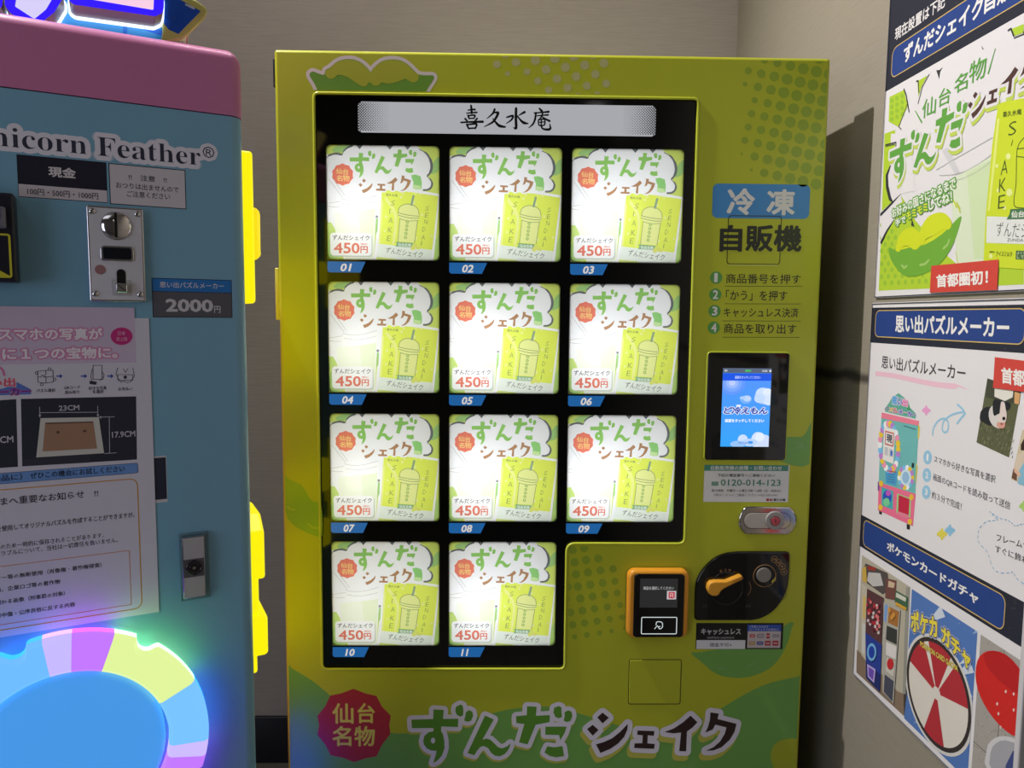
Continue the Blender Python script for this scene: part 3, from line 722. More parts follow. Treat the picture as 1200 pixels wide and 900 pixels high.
S = lambda x, y: (su0+(x-45)/(470-45)*(su1-su0), sv1+(y-85)/(778-85)*(sv0-sv1))     # points of the screen's own picture
L_ = dict(local=True)
A.rect(S(45, 85), S(470, 778), (52, 150, 250), 1, local=True)
for k in range(14):
    y = 195+k*42; t = k/13; A.rect(S(45, y), S(470, min(778, y+42)), (78-30*t, 150+14*t, 252), 2, local=True)
for r, c in ((105, (96, 152, 254)), (78, (118, 166, 255)), (50, (150, 184, 255)), (26, (186, 206, 255))):  # glare at the upper left, painted as ever paler ellipses
    P = clip(clip([S(130+r*1.1*math.cos(a), 215+r*math.sin(a)) for a in [2*math.pi*i/20 for i in range(20)]], 1, S(0, 194)[1], True), 0, S(46, 0)[0], False); A.polys([P], c, 3)
for cx, cy, rx, ry, c in ((420, 330, 90, 72, (168, 206, 254)), (400, 300, 60, 46, (206, 226, 255)), (455, 350, 60, 60, (214, 230, 255)), (375, 350, 48, 40, (196, 220, 255)), (440, 290, 40, 30, (226, 238, 255)), (255, 360, 52, 36, (120, 180, 252)), (265, 350, 34, 26, (190, 216, 255)), (225, 345, 26, 14, (170, 206, 255)),
                          (370, 720, 56, 74, (214, 228, 255)), (430, 735, 62, 66, (206, 222, 255)), (240, 715, 44, 46, (206, 224, 255)), (300, 740, 70, 34, (186, 214, 255)), (200, 755, 70, 30, (150, 196, 254)), (390, 690, 40, 40, (228, 238, 255))):
    P = [S(cx+rx*math.cos(2*math.pi*i/20), cy+ry*math.sin(2*math.pi*i/20)) for i in range(20)]
    P = clip(clip(clip(P, 0, su1, True), 1, sv0, False), 0, su0, False); A.polys([P], c, 4)
A.rect(S(45, 85), S(470, 128), (84, 96, 120), 5, local=True); A.rect(S(45, 130), S(470, 194), (8, 84, 232), 5, local=True)
A.text('画面をタッチしてください', S(152, 152), S(375, 178), (196, 214, 255), 6, bold=.02, local=True)
A.text('販売中', S(240, 98), S(292, 116), (70, 226, 90), 6, bold=.03, local=True)
A.text('EN', S(60, 98), S(82, 116), (220, 226, 236), 6, bold=.03, local=True); A.text('15:02', S(388, 99), S(434, 116), (220, 226, 236), 6, bold=.03, local=True); A.polys([circ(*S(458, 107), .0019, n=14)], (240, 242, 250), 6)
A.text('ど冷えもん', S(62, 424), S(450, 490), (20, 64, 172), 8, bold=.04, shear=.12, local=True, out=(.075, (234, 240, 255)), space=.92)
A.polys([rrect(*S(172, 424), *S(212, 406), .001)], (234, 240, 255), 7)
A.text('画面をタッチしてください', S(78, 532), S(422, 562), (246, 250, 255), 6, bold=.035, local=True)
A.text('Ver.1.00', S(198, 734), S(286, 752), (60, 110, 190), 6, bold=.01, local=True); A.rect(S(290, 728), S(328, 752), (56, 150, 240), 6, local=True)
A.build('screen', hs)

# ---- information sticker
z6 = lambda x, y: (800+x/6, 530+y/6)
A = Art(V, 0, 'paint'); i0, i1 = V.px(*z6(155, 88)), V.px(*z6(739, 351))
A.rect(z6(153, 88), z6(740, 351), (226, 224, 224), 1); A.rect(z6(153, 88), z6(742, 132), (70, 140, 122), 2)
A.text('自動販売機の故障・お問い合わせ', z6(198, 94), z6(697, 127), (226, 226, 222), 3, bold=.02)
A.text('下記の電話番号へご連絡ください', z6(247, 150), z6(648, 174), (40, 40, 42), 3, bold=.012)
A.text('0120-014-123', z6(268, 190), z6(688, 237), (62, 136, 112), 3, bold=.012)
A.rect(z6(203, 206), z6(250, 234), (62, 136, 112), 2)
for x in (216, 237): A.line([(p[0], p[1]) for p in A.conv(circ(z6(x, 219)[0], z6(x, 219)[1], 1.35, 1.5, 10))], .0006, (214, 220, 214), 3, local=True, closed=True, n=4)
A.text('受付時間：月曜日～土曜日 9時～18時（日・祝休み）', z6(203, 259), z6(690, 281), (48, 48, 50), 3, bold=.01)
A.text('※夜はこちらにご連絡ください→022-302-6001', z6(218, 290), z6(668, 310), (60, 66, 66), 3)
A.rect(z6(588, 325), z6(606, 343), (176, 56, 56), 2); A.rect(z6(610, 327), z6(632, 342), (176, 96, 96), 2); A.text('喜久水庵', z6(638, 324), z6(722, 344), (34, 34, 36), 3, bold=.03)
A.build('contact_sticker', dr)

# ---- chrome lock handle
p0, p1 = V.px(*z6(391, 378)), V.px(*z6(790, 573)); cy_ = (p0[1]+p1[1])/2; hh = (p0[1]-p1[1])/2; um = (p0[0]+p1[0])/2; hw = (p1[0]-p0[0])/2
sh_ = []
for sgn in (1, -1):
    for k in range(9):
        a = R(-56+112*k/8); r = hh/math.sin(R(56)); sh_.append((um+sgn*(hw-r+r*math.cos(a)), cy_+sgn*r*math.sin(a)))
lk = MB(V).prism(sh_, -.006, .001, mt((196, 194, 192), 'metal'), .003).build('lock_plate', vm)
a_, b_ = V.px(*z6(425, 418)), V.px(*z6(750, 532)); r_ = (a_[1]-b_[1])/2-.0002
MB(V).tube([(p[0], -.006, p[1]) for p in rrect(a_[0], b_[1], b_[0], a_[1], r_)], .0005, mt((60, 58, 58), 'plastic'), closed=True, n=6).prism(rrect(a_[0]+.001, b_[1]+.001, b_[0]-.03, a_[1]-.001, r_-.001), -.0068, -.005, mt((206, 200, 190), 'brushed'), .0006).build('pull_handle', lk)
c_ = V.px(*z6(648, 480), -.008)
cyl = MB(V).prism(circ(c_[0], c_[1], .0185, n=32), -.0105, -.004, mt((176, 172, 170), 'brushed'), .0015).build('lock_cylinder', lk)
MB(V).prism(circ(c_[0], c_[1], .0098, n=28), -.0118, -.010, mt((30, 28, 30), 'plastic'), .0005).prism(circ(c_[0], c_[1], .0086, n=28), -.0124, -.0115, mt((196, 84, 92), 'plastic'), .0005).box(c_[0]-.0007, c_[0]+.0007, -.0127, -.012, c_[1]-.004, c_[1]+.004, mt((20, 18, 18), 'plastic')).build('key_slot', cyl)

# ---- card reader
z5 = lambda x, y: (720+x/5, 640+y/5)
def pr(TL, BR, r, d0, d1, m, bev): 
    a, b = V.px(*TL, d0), V.px(*BR, d0); return MB(V).prism(rrect(a[0], b[1], b[0], a[1], r), d0, d1, m, bev)
rd = pr(z5(74, 136), z5(420, 520), .015, -.006, .002, mt((12, 12, 13), 'plastic'), .002).build('card_reader', vm)
pr(z5(82, 142), z5(430, 541), .015, -.020, -.003, mt((226, 152, 42), 'plastic'), .006).build('bezel', rd)
pr(z5(118, 165), z5(402, 535), .007, -.0225, -.018, mt((9, 9, 11), 'gloss'), .001).build('reader_face', rd)
A = Art(V, -.0226, 'emit')
A.rect(z5(152, 190), z5(368, 360), (38, 38, 40), 1, e=.8)
A.text('商品を選択してください', z5(170, 236), z5(347, 256), (196, 196, 198), 2, bold=.012, e=.8)
A.rect(z5(308, 262), z5(361, 312), (206, 198, 200), 2, e=.8); A.rect(z5(318, 268), z5(353, 306), (206, 60, 76), 3, .002, e=.8)
A.line([z5(326, 300), z5(329, 276), z5(342, 276), z5(344, 286), z5(330, 290)], .0011, (232, 214, 216), 4, e=.8); A.line([z5(340, 292), z5(346, 300)], .0011, (232, 214, 216), 4, e=.8)
A.build('reader_display', rd)
A = Art(V, -.0226, 'emit'); a, b = V.px(*z5(160, 417), -.0226), V.px(*z5(363, 514), -.0226)
A.line(rrect(a[0], b[1], b[0], a[1], .002), .0016, (206, 216, 216), 1, local=True, closed=True, n=6)
A.line([z5(244, 462), z5(246, 446), z5(254, 442), z5(274, 444), z5(282, 452), z5(282, 474), z5(272, 484), z5(262, 484), z5(258, 474), z5(252, 466), z5(248, 470), z5(236, 484)], .0014, (214, 224, 226), 1); A.line([z5(258, 474), z5(268, 470)], .0014, (214, 224, 226), 1)
A.build('tap_target', rd)

# ---- coin panel with return lever
shp = smooth([(474, 300), (478, 230), (490, 190), (520, 140), (565, 92), (610, 62), (660, 44), (730, 36)], closed=False, n=3) + [(800, 34.5), (1012, 36), (1024, 40), (1029, 52)] + smooth([(1028, 120), (1022, 210), (1005, 275), (980, 325), (940, 375), (895, 408), (850, 428), (805, 437)], closed=False, n=3) + [(490, 437), (478, 434), (472, 425)]
cpn = MB(V).prism([V.px(*z5(*p), -.007) for p in shp], -.007, .001, mt((10, 10, 13), 'gloss'), .003).build('coin_panel', vm)
c0 = V.px(*z5(655, 248), -.007)
MB(V).tube([(p[0], -.0073, p[1]) for p in circ(c0[0], c0[1], .0325, n=40)], .0011, mt((34, 34, 38), 'gloss'), closed=True).prism(circ(c0[0], c0[1], .0312, n=40), -.0085, -.006, mt((12, 12, 14), 'gloss'), .001).build('dial', cpn)
lv = [(545, 255), (550, 228), (564, 212), (590, 206), (655, 206), (690, 192), (738, 173), (750, 176), (752, 192), (745, 200), (690, 226), (640, 252), (622, 268), (614, 284), (598, 294), (572, 292), (553, 280)]
lever = MB(V).prism([V.px(*z5(*p), -.02) for p in lv], -.021, -.008, mt((222, 156, 48), 'plastic'), .003)
for k in range(6):
    a, b = V.px(*z5(692+9*k, 196-3.6*k), -.021), V.px(*z5(698+9*k, 212-4*k), -.021); lever.tube([(a[0], -.0212, a[1]), (b[0], -.0212, b[1])], .0006, mt((190, 128, 34), 'plastic'), n=6)
lever.build('return_lever', cpn)
c1 = V.px(*z5(874, 168), -.007)
MB(V).tube([(p[0], -.0073, p[1]) for p in circ(V.px(*z5(880, 174), -.007)[0], V.px(*z5(880, 174), -.007)[1], .0222, n=40)], .0007, mt((150, 112, 70), 'plastic'), closed=True).build('inlet_ring', cpn)
MB(V).prism(circ(c1[0], c1[1], .0148, n=36), -.010, -.006, mt((150, 146, 140), 'brushed'), .0012).build('coin_inlet', cpn)
A = Art(V, -.0071, 'plastic'); GO = (176, 132, 82)
for k, t in enumerate('おつり・返却'):
    a = R(108-13.5*k-(6 if k > 3 else 0)); r = .0372; x, y = c0[0]+r*math.cos(a), c0[1]+r*math.sin(a); tx, ty = math.sin(a), -math.cos(a); h = .0026 if t != '・' else .0007
    A.text(t, (x-tx*h+math.cos(a)*h, y-ty*h+math.sin(a)*h), c=GO, layer=1, bold=.01, local=True, TR=(x+tx*h+math.cos(a)*h, y+ty*h+math.sin(a)*h), BL=(x-tx*h-math.cos(a)*h, y-ty*h-math.sin(a)*h))
A.build('panel_lettering', cpn)
for (x, y), t in zip(((937, 77), (962, 97), (982, 120), (992, 150)), ('500', '100', '50', '10')):
    A = Art(V, -.0071, 'plastic')
    A.line(A.conv(circ(*z5(x, y), 3.7, n=18)), .0007, GO, 1, local=True, closed=True, n=5); A.text(t, z5(x-(12 if len(t) > 2 else 8), y-7), z5(x+(12 if len(t) > 2 else 8), y+7), GO, 1, bold=.01); A.build('coin_marking', cpn)
A = Art(V, -.0071, 'plastic')
for dx in (0, 12): A.poly([z5(920+dx, 212-dx), z5(930+dx, 192-dx), z5(934+dx, 204-dx), z5(932+dx, 216-dx)], (216, 206, 70), 1)
A.build('arrow_marking', cpn)
for x in (530, 785): A = Art(V, -.0071, 'plastic'); A.poly([z5(x-18, 352), z5(x-6, 338), z5(x+2, 348), z5(x+14, 332), z5(x+14, 358), z5(x-18, 358)], (40, 38, 36), 1); A.build('panel_marking', cpn)
A = Art(V, -.0071, 'plastic')
A.line(A.conv(circ(*z5(965, 275), 8.5, n=24)), .0007, (30, 30, 40), 1, local=True, closed=True, n=5); A.line([z5(928, 290), z5(955, 280), z5(965, 262)], .0012, (30, 30, 40), 1)
A.build('embossed_mark', cpn); A = Art(V, -.0071, 'plastic')
A.line([z5(790, 210), z5(800, 240), z5(796, 268), z5(782, 288)], .0007, GO, 1)
A.build('panel_marking', cpn)

# ---- cashless sticker, hatch
A = Art(V, 0, 'paint')
A.rect(z5(480, 450), z5(984, 603), (26, 25, 27), 3)
A.text('キャッシュレス', z5(508, 482), z5(740, 519), (206, 204, 206), 4, bold=.03); A.text('cashless payment', z5(543, 527), z5(702, 546), (170, 170, 174), 4, bold=.01)
A.rect(z5(481, 550), z5(765, 602), (228, 226, 230), 4); A.text('現金不可×', z5(558, 566), z5(686, 589), (40, 38, 42), 5, bold=.008)
A.rect(z5(780, 460), z5(976, 498), (50, 86, 178), 4); A.rect(z5(781, 498), z5(971, 596), (202, 190, 192), 4)
A.text('ご利用になれます', z5(790, 464), z5(902, 478), (206, 210, 226), 5, bold=.01); A.text('カードタッチでお支払い', z5(790, 481), z5(962, 494), (206, 210, 226), 5, bold=.01)
for (x, y, w_, h_), c in zip(((808, 525, 32, 18), (856, 525, 40, 24), (900, 525, 18, 30), (945, 525, 36, 18), (806, 568, 36, 20), (853, 568, 36, 20), (898, 568, 34, 28), (943, 568, 34, 30)),
                             ((196, 70, 76), (150, 140, 150), (186, 50, 60), (140, 136, 146), (186, 150, 70), (70, 80, 150), (186, 60, 70), (190, 60, 74))):
    A.rect(z5(x-w_/2, y-h_/2), z5(x+w_/2, y+h_/2), c, 5, .0014); A.line([z5(x-w_*.3, y), z5(x+w_*.3, y)], h_*.00006, (224, 216, 218), 6)
A.build('cashless_sticker', dr)
A = Art(V, 0, 'paint')
h0, h1 = V.px(738, 773.5), V.px(796.5, 824.5)
MB(V).prism(rrect(h0[0], h1[1], h1[0], h0[1], .004), -.0009, .001, lime, .0008).build('hatch', dr)
A.line(rrect(h0[0]-.0009, h1[1]-.0009, h1[0]+.0009, h0[1]+.0009, .004), .0016, (44, 50, 14), 1, local=True, closed=True, n=6).build('hatch_gap', dr)
# ================================================================== the blue puzzle-photo cabinet on the left
PXc = _f + _r*((290-600)/F_PX) - _u*((500-450)/F_PX)
ed = CAM + PXc*1.0
M = Frame(ed.x, ed.y, R(90-62.95))
MW, MDp = .56, .46
pm = root('puzzle_photo_machine', M, (-MW/2, MDp/2, 0), 'pale blue photo puzzle machine with pink cap and glowing rainbow ring at the left', 'vending machine')
BLUE, PINK = (124, 172, 200), (204, 122, 168)
vcap = M.px(283, 137)[1]; vtop = M.px(275, 67)[1]
bluem = mt(BLUE, 'paint')
def planrect(u0, u1, d0, d1, r, n=6):
    P = []
    for cx, cy, a in ((u1-r, d1-r, 0), (u0+r, d1-r, 90), (u0+r, d0+r, 180), (u1-r, d0+r, 270)):
        P += [(cx+r*math.cos(R(a+90*i/n)), cy+r*math.sin(R(a+90*i/n))) for i in range(n+1)]
    return P
def column(mb, P, z0, z1, m, top=0.0):
    rings = [(P, z0)]
    if top: rings += [(inset(P, top*(1-math.cos(a))), z1-top+top*math.sin(a)) for a in [math.pi/2*k/6 for k in range(7)]]
    else: rings.append((P, z1))
    N = len(P); VV = [(p[0], p[1], z) for rg, z in rings for p in rg]
    mb.add(VV, [(k*N+i, k*N+(i+1) % N, (k+1)*N+(i+1) % N, (k+1)*N+i) for k in range(len(rings)-1) for i in range(N)], m, True)
    mb.add([(p[0], p[1], rings[-1][1]) for p in rings[-1][0]], [tuple(range(N))], m); mb.add([(p[0], p[1], z0) for p in P], [tuple(range(N))[::-1]], m)
    return mb
column(MB(M), planrect(-MW, .003, 0, MDp, .016), .10, vcap-.0012, bluem).build('cabinet', pm)
column(MB(M), planrect(-MW-.001, .004, -.001, MDp+.001, .016), vcap, vtop+.012, mt(PINK, 'paint'), .022).build('cap', pm)
column(MB(M), planrect(-MW+.02, -.02, .02, MDp-.02, .01), .05, .10, mt((206, 110, 150), 'paint')).build('plinth', pm)
for u in (-MW+.07, -.07):
    for d in (.07, MDp-.07):
        wv_ = MB(M); Q = [(0, u+.0+.028*math.cos(2*math.pi*k/20), .028+.028*math.sin(2*math.pi*k/20)) for k in range(20)]
        wv_.prism([(p[1], p[2]) for p in Q], d-.012, d+.012, mt((30, 30, 32), 'plastic'), .003).build('caster', pm)

# maker's lettering on its pale backing
A = Art(M, 0, 'ink')
PALE, INK = (226, 220, 232), (52, 52, 72)
def serif(s): return ''.join(chr(0x1D400+ord(c)-65) if c.isupper() else chr(0x1D41A+ord(c)-97) if c.islower() else c for c in s)
tl, br = M.px(113.7, 160.3), M.px(235.7, 194.2)
for t, l, r in (('Feather', tl, br),):
    A.text(serif(t), l, r, INK, 3, bold=-.008, local=True, res=2, out=(.17, PALE))
A.text('®', M.px(237, 171), M.px(251.5, 186), INK, 3.6, bold=.006, local=True, out=(.22, PALE))
n_r = M.px(102, 182); Vu, _ = glyphs(serif('Unicorn'), -.008, 0, 3); Vf, _ = glyphs(serif('Feather'), -.008, 0, 3)
bu, bf = bbox(Vu), bbox(Vf); sc = (br[0]-tl[0])/(bf[2]-bf[0])
A.text(serif('Unicorn'), (n_r[0]-sc*(bu[2]-bu[0]), tl[1]), (n_r[0], br[1]), INK, 3, bold=-.008, local=True, res=2, out=(.17, PALE))
A.build('maker_lettering', pm)

z4 = lambda x, y: (x/4, 60+y/4)
A = Art(M, 0, 'ink')
z0 = lambda x, y: (x/4, 180+y/4)
a, b = M.px(19.2, 180.7), M.px(126.4, 238); sv = M.px(73, 219.4)[1]
A.rect(a, b, (34, 32, 48), 1, local=True); A.rect((a[0]+.0005, sv), (b[0]-.0005, b[1]+.0008), (206, 196, 204), 2, local=True)
A.text('現金', z0(225, 58), z0(357, 119), (214, 206, 212), 3, bold=.035)
A.text('100円・500円・1000円', z0(127, 161), z0(461, 216), (60, 56, 62), 3, bold=.015)
a, b = M.px(127, 191), M.px(218.6, 245.4)
A.rect(a, b, (30, 28, 32), 1, local=True); A.rect((a[0]+.001, a[1]-.001), (b[0]-.001, b[1]+.001), (206, 198, 206), 2, local=True)
A.text('!!　注意　!!', z0(602, 95), z0(782, 138), (60, 56, 62), 3, bold=.015); A.text('おつりは出ませんので', z0(543, 132), z0(838, 184), (60, 56, 62), 3, bold=.01); A.text('ご注意ください', z0(594, 173), z0(797, 217), (60, 56, 62), 3, bold=.01)
A.build('cash_notice', pm)

# coin acceptor
z4 = lambda x, y: (x/4, 180+y/4)
a, b = M.px(*z4(403, 240), -.008), M.px(*z4(685, 696), -.008)
cu = a[0]; cw = b[0]-a[0]; ct = a[1]; chh = a[1]-b[1]
Cc = lambda fx, fy: (cu+cw*fx, ct-chh*fy)
cac = MB(M).prism(rrect(cu, b[1], b[0], ct, .002), -.007, .001, mt((206, 200, 206), 'metal'), .0012).build('coin_acceptor', pm)
MB(M).prism(rrect(cu+.0022, b[1]+.0022, b[0]-.0022, ct-.0022, .001), -.0074, -.006, mt((200, 196, 204), 'brushed')).build('face_plate', cac)
c_ = Cc(.51, .20)
MB(M).dome(c_[0], c_[1], cw*.285, -.007, .006, mt((214, 210, 214), 'metal')).box(c_[0]-.0018, c_[0]+.0012, -.0142, -.0095, c_[1]-cw*.235, c_[1]+cw*.25, mt((6, 6, 8), 'plastic')).build('coin_slot', cac)
c_ = Cc(.51, .49); MB(M).prism(rrect(c_[0]-cw*.3, c_[1]-.0092, c_[0]+cw*.3, c_[1]+.0092, .004), -.0092, -.006, mt((190, 186, 192), 'metal'), .0012).prism(rrect(c_[0]-cw*.26, c_[1]-.007, c_[0]+cw*.26, c_[1]+.007, .003), -.0098, -.008, mt((14, 18, 30), 'gloss'), .0006).build('display_window', cac)
c_ = Cc(.565, .79); MB(M).prism(rrect(c_[0]-.0048, c_[1]-.006, c_[0]+.0048, c_[1]+.0155, .0045), -.0080, -.006, mt((8, 8, 10), 'plastic')).prism(rrect(c_[0]-cw*.17, c_[1]-.0165, c_[0]+cw*.18, c_[1]+.0025, .001), -.0078, -.006, mt((176, 172, 176), 'brushed'), .0004).prism(rrect(c_[0]-.0068, c_[1]-.0135, c_[0]+.0068, c_[1]-.001, .001), -.014, -.006, mt((206, 202, 206), 'metal'), .002).build('return_lever', cac)
c_ = Cc(.2, .665); MB(M).prism(circ(c_[0], c_[1], .0058), -.0082, -.006, mt((156, 112, 116), 'plastic'), .0006).build('indicator', cac)
for fx, fy in ((.1, .06), (.9, .06), (.1, .92), (.9, .92)):
    c_ = Cc(fx, fy); MB(M).dome(c_[0], c_[1], .0040, -.0072, .0022, mt((200, 196, 198), 'metal'), 16, 4).build('screw', cac)

# bill acceptor at the edge of the picture
b0, b1 = M.px(15.5, 226, -.03), M.px(19.5, 331, -.03)
bu1 = b0[0]; bv1, bv0 = b0[1], b1[1]
bl = MB(M).prism(rrect(bu1-.085, bv0, bu1, bv1, .003), -.028, .001, mt((26, 27, 40), 'plastic'), .003).build('bill_acceptor', pm)
MB(M).prism(rrect(bu1-.075, bv1-.040, bu1-.008, bv1-.016, .002), -.034, -.025, mt((120, 118, 134), 'plastic'), .003).prism(rrect(bu1-.07, bv1-.030, bu1-.013, bv1-.018, .001), -.0345, -.033, mt((14, 14, 20), 'plastic')).build('bill_slot', bl)
A = Art(M, -.0283, 'ink'); YE = (206, 196, 52)
A.line(rrect(bu1-.078, bv0+.006, bu1-.006, bv0+.053, .002), .0022, YE, 1, local=True, closed=True); A.poly([(bu1-.02, bv0+.007), (bu1-.007, bv0+.007), (bu1-.018, bv0+.014), (bu1-.03, bv0+.016)], YE, 1, local=True); A.line([(bu1-.03, bv0+.036), (bu1-.017, bv0+.037)], .002, YE, 1, local=True)
A.build('bill_label', bl)

# price label
A = Art(M, 0, 'ink')
a, b = M.px(*z4(710, 582)), M.px(*z4(1090, 770))
A.rect(a, b, (26, 24, 30), 1, local=True); hv = a[1]-(a[1]-b[1])*.335
A.rect((a[0]+.0008, a[1]-.0008), (b[0]-.0008, hv), (44, 116, 190), 2, local=True); A.rect((a[0]+.0008, hv-.0006), (b[0]-.0008, b[1]+.0008), (92, 90, 98), 2, local=True)
A.text('思い出パズルメーカー', z4(748, 599), z4(1050, 635), (214, 208, 216), 3, bold=.015); A.text('2000', z4(775, 680), z4(1000, 744), (206, 200, 206), 3, bold=.035); A.text('円', z4(1003, 714), z4(1034, 747), (206, 200, 206), 3, bold=.02)
A.build('price_label', pm)

# small dark sticker half hidden by the notice
A = Art(M, 0, 'ink'); A.rect((180, 535), (196.5, 588), (206, 200, 206), 1); A.rect((178, 537), (195.8, 584.5), (46, 46, 66), 2); A.build('dark_sticker', pm)

# lock
a, b = M.px(209, 626, -.001), M.px(246.5, 699.5, -.001)
MB(M).prism(rrect(a[0], b[1], b[0], a[1], .001), -.0025, .001, mt((96, 128, 142), 'paint'), .0008).build('lock_backing', pm)
a, b = M.px(213, 630.5, -.012), M.px(241.5, 698.5, -.012)
lk = MB(M).prism(rrect(a[0], b[1], b[0], a[1], .001), -.012, -.002, mt((176, 172, 178), 'metal'), .0012).build('lock', pm)
MB(M).prism(rrect(a[0]+.0012, b[1]+.0012, b[0]-.0012, a[1]-.0012, .001), -.0124, -.011, mt((190, 186, 192), 'brushed')).build('lock_face', lk)
cu_, cv_ = (a[0]+b[0])/2, (a[1]+b[1])/2
MB(M).box(a[0]+.001, b[0]-.001, -.0128, -.012, cv_-.0125, cv_+.0115, mt((92, 88, 96), 'brushed')).tube([(cu_+.0088*math.cos(t), -.0132, cv_+.0088*math.sin(t)) for t in [2*math.pi*k/24 for k in range(24)]], .0013, mt((70, 68, 74), 'metal'), closed=True).prism(circ(cu_, cv_, .0062), -.0146, -.012, mt((66, 62, 70), 'metal'), .001).prism(circ(cu_, cv_, .002, n=12), -.015, -.014, mt((176, 170, 176), 'metal')).build('lock_barrel', lk)

# ---- taped notice sheet
zA = lambda x, y: (x/4, 360+y/4)
zB = lambda x, y: (x/4, 540+y/4)
DN = -.0012
su1 = (M.px(178, 373, DN)[0]+M.px(183, 717, DN)[0])/2; sv1, sv0 = M.px(178, 373, DN)[1], M.px(183, 717.5, DN)[1]
ns = MB(M).prism([(su1-.30, sv0), (su1, sv0), (su1, sv1), (su1-.30, sv1)], DN, DN+.0006, mt((214, 208, 222), 'paper')).build('notice_sheet', pm)
A = Art(M, DN, 'ink')
A.rect((-60, zA(0, 72)[1]-20), zA(638, 258), (206, 186, 212), 1)
T_ = (238, 228, 238); G1, G2 = (214, 130, 176), (208, 158, 196)
p_ = M.px(*zA(62, 97), DN); p2 = M.px(*zA(482, 153), DN); chw = (p2[0]-p_[0])/6.15
A.text('スマホの写真が', (p_[0]-chw, p_[1]), (p2[0], p2[1]), T_, 3, bold=.035, local=True, out=[(.07, G1), (.13, G2)])
p_ = M.px(*zA(5, 190), DN); p2 = M.px(*zA(552, 240), DN); chw = (p2[0]-p_[0])/7.6
A.text('世界に１つの宝物に。', (p_[0]-chw*2.1, p_[1]), (p2[0], p2[1]), T_, 3, bold=.035, local=True, out=[(.07, G1), (.13, G2)])
A.ell(*zA(570, 136), 12.8, 10.3, (200, 50, 126), 3); A.text('日本', zA(552, 112), zA(588, 132), (226, 170, 200), 4, bold=.01); A.text('初上陸', zA(545, 140), zA(597, 158), (226, 170, 200), 4, bold=.01)
A.build('headline', ns)
A = Art(M, DN, 'ink'); DK = (56, 54, 66)
def zl(P, w_=.0006, c=DK, closed=False, L=2): A.line([zA(*p) for p in P], w_, c, L, closed=closed, n=5)
zl([(176, 300), (215, 296), (248, 296), (250, 350), (215, 356), (178, 352)], closed=True); zl([(214, 296), (216, 312), (208, 320), (216, 330), (215, 356)]); zl([(176, 326), (190, 328), (198, 318), (206, 328), (250, 324)])
for x, y in ((172, 308), (232, 290), (256, 338), (196, 362)): A.line(A.conv(circ(*zA(x, y), 1.7, n=8)), .0006, DK, 2, local=True, closed=True, n=4)
for x in (278, 393, 517): zl([(x-12, 323), (x+4, 323)], .0016, (62, 86, 176)); A.poly([zA(x+2, 312), zA(x+16, 323), zA(x+2, 334)], (62, 86, 176), 2)
zl([(436, 272), (478, 272), (478, 338), (436, 338)], closed=True); A.poly([zA(420, 344), zA(455, 350), zA(450, 364), zA(420, 360)], DK, 2); zl([(432, 290), (425, 330), (432, 344)]); zl([(480, 304), (488, 318), (482, 338), (466, 342)])
zl([(552, 316), (622, 316), (622, 342), (552, 342)], closed=True); zl([(552, 284), (543, 312), (552, 330), (566, 352), (580, 346), (594, 354), (612, 350), (630, 322), (622, 284)]); zl([(578, 288), (588, 306), (600, 286)]); A.ell(*zA(587, 328), 2, 2, DK, 2, 10)
A.text('パズル選択', zA(170, 383), zA(260, 397), DK, 2, bold=.015); A.text('QRコード', zA(300, 370), zA(376, 384), DK, 2, bold=.015); A.text('読み取り', zA(304, 391), zA(372, 405), DK, 2, bold=.015)
A.text('好きな写真', zA(415, 372), zA(500, 386), DK, 2, bold=.015); A.text('を選択', zA(434, 388), zA(486, 403), DK, 2, bold=.015); A.text('お支払い', zA(554, 375), zA(622, 389), DK, 2, bold=.015)
A.build('step_icons', ns)
A = Art(M, DN, 'ink')
A.text('い出', zA(-48, 332), zA(74, 372), (226, 90, 120), 3, bold=.04, out=(.06, (226, 214, 226))); A.poly([zA(-60, 392), zA(20, 380), zA(80, 352), (36, 456), (36.5, 462), (-10, 463.5)], (90, 120, 200), 1)
A.text('メーカー', zA(-60, 382), zA(146, 410), (96, 56, 150), 3, bold=.04, out=(.05, (206, 96, 150)))
A.line([zA(-20, 300), zA(0, 282), zA(14, 296), zA(20, 318)], .0024, (214, 120, 170), 2)
A.poly([zA(50, 398), zA(70, 394), zA(74, 410), zA(54, 412)], (206, 196, 80), 2)
A.build('logo_print', ns)
A = Art(M, DN, 'ink'); PH = (48, 48, 62)
A.poly([zA(-60, 440), zA(76, 431), zA(84, 748), zA(-60, 758)], PH, 1); A.text('17.7CM', zA(-74, 610), zA(64, 634), (200, 194, 204), 2, bold=.02); A.build('product_photo', ns)
A = Art(M, DN, 'ink')
A.poly([zA(98, 430), zA(638, 418), zA(642, 714), zA(104, 746)], PH, 1); A.poly([zA(104, 715), zA(420, 690), zA(420, 728), zA(104, 746)], (58, 56, 70), 2)
A.poly([zA(190, 520), zA(463, 515), zA(488, 684), zA(170, 704)], (206, 202, 196), 3); A.poly([zA(212, 541), zA(437, 535), zA(455, 662), zA(200, 676)], (168, 128, 104), 4)
A.poly([zA(216, 548), zA(436, 541), zA(437, 535), zA(212, 541)], (110, 82, 70), 5)
for x, y in ((272, 586), (397, 580)): A.ell(*zA(x, y), 2.2, 1.6, (104, 76, 66), 5, 10)
LW = (190, 186, 196)
for P in ([(186, 494), (458, 492)], [(186, 468), (187, 515)], [(458, 464), (459, 512)], [(470, 515), (536, 513)], [(512, 516), (514, 682)], [(490, 686), (546, 682)]): A.line([zA(*p) for p in P], .0007, LW, 5)
for x, y in ((187, 510), (459, 508)): A.poly([zA(x-6, y-6), zA(x+6, y-6), zA(x, y+8)], LW, 5)
A.poly([zA(463, 516), zA(474, 509), zA(474, 522)], LW, 5)
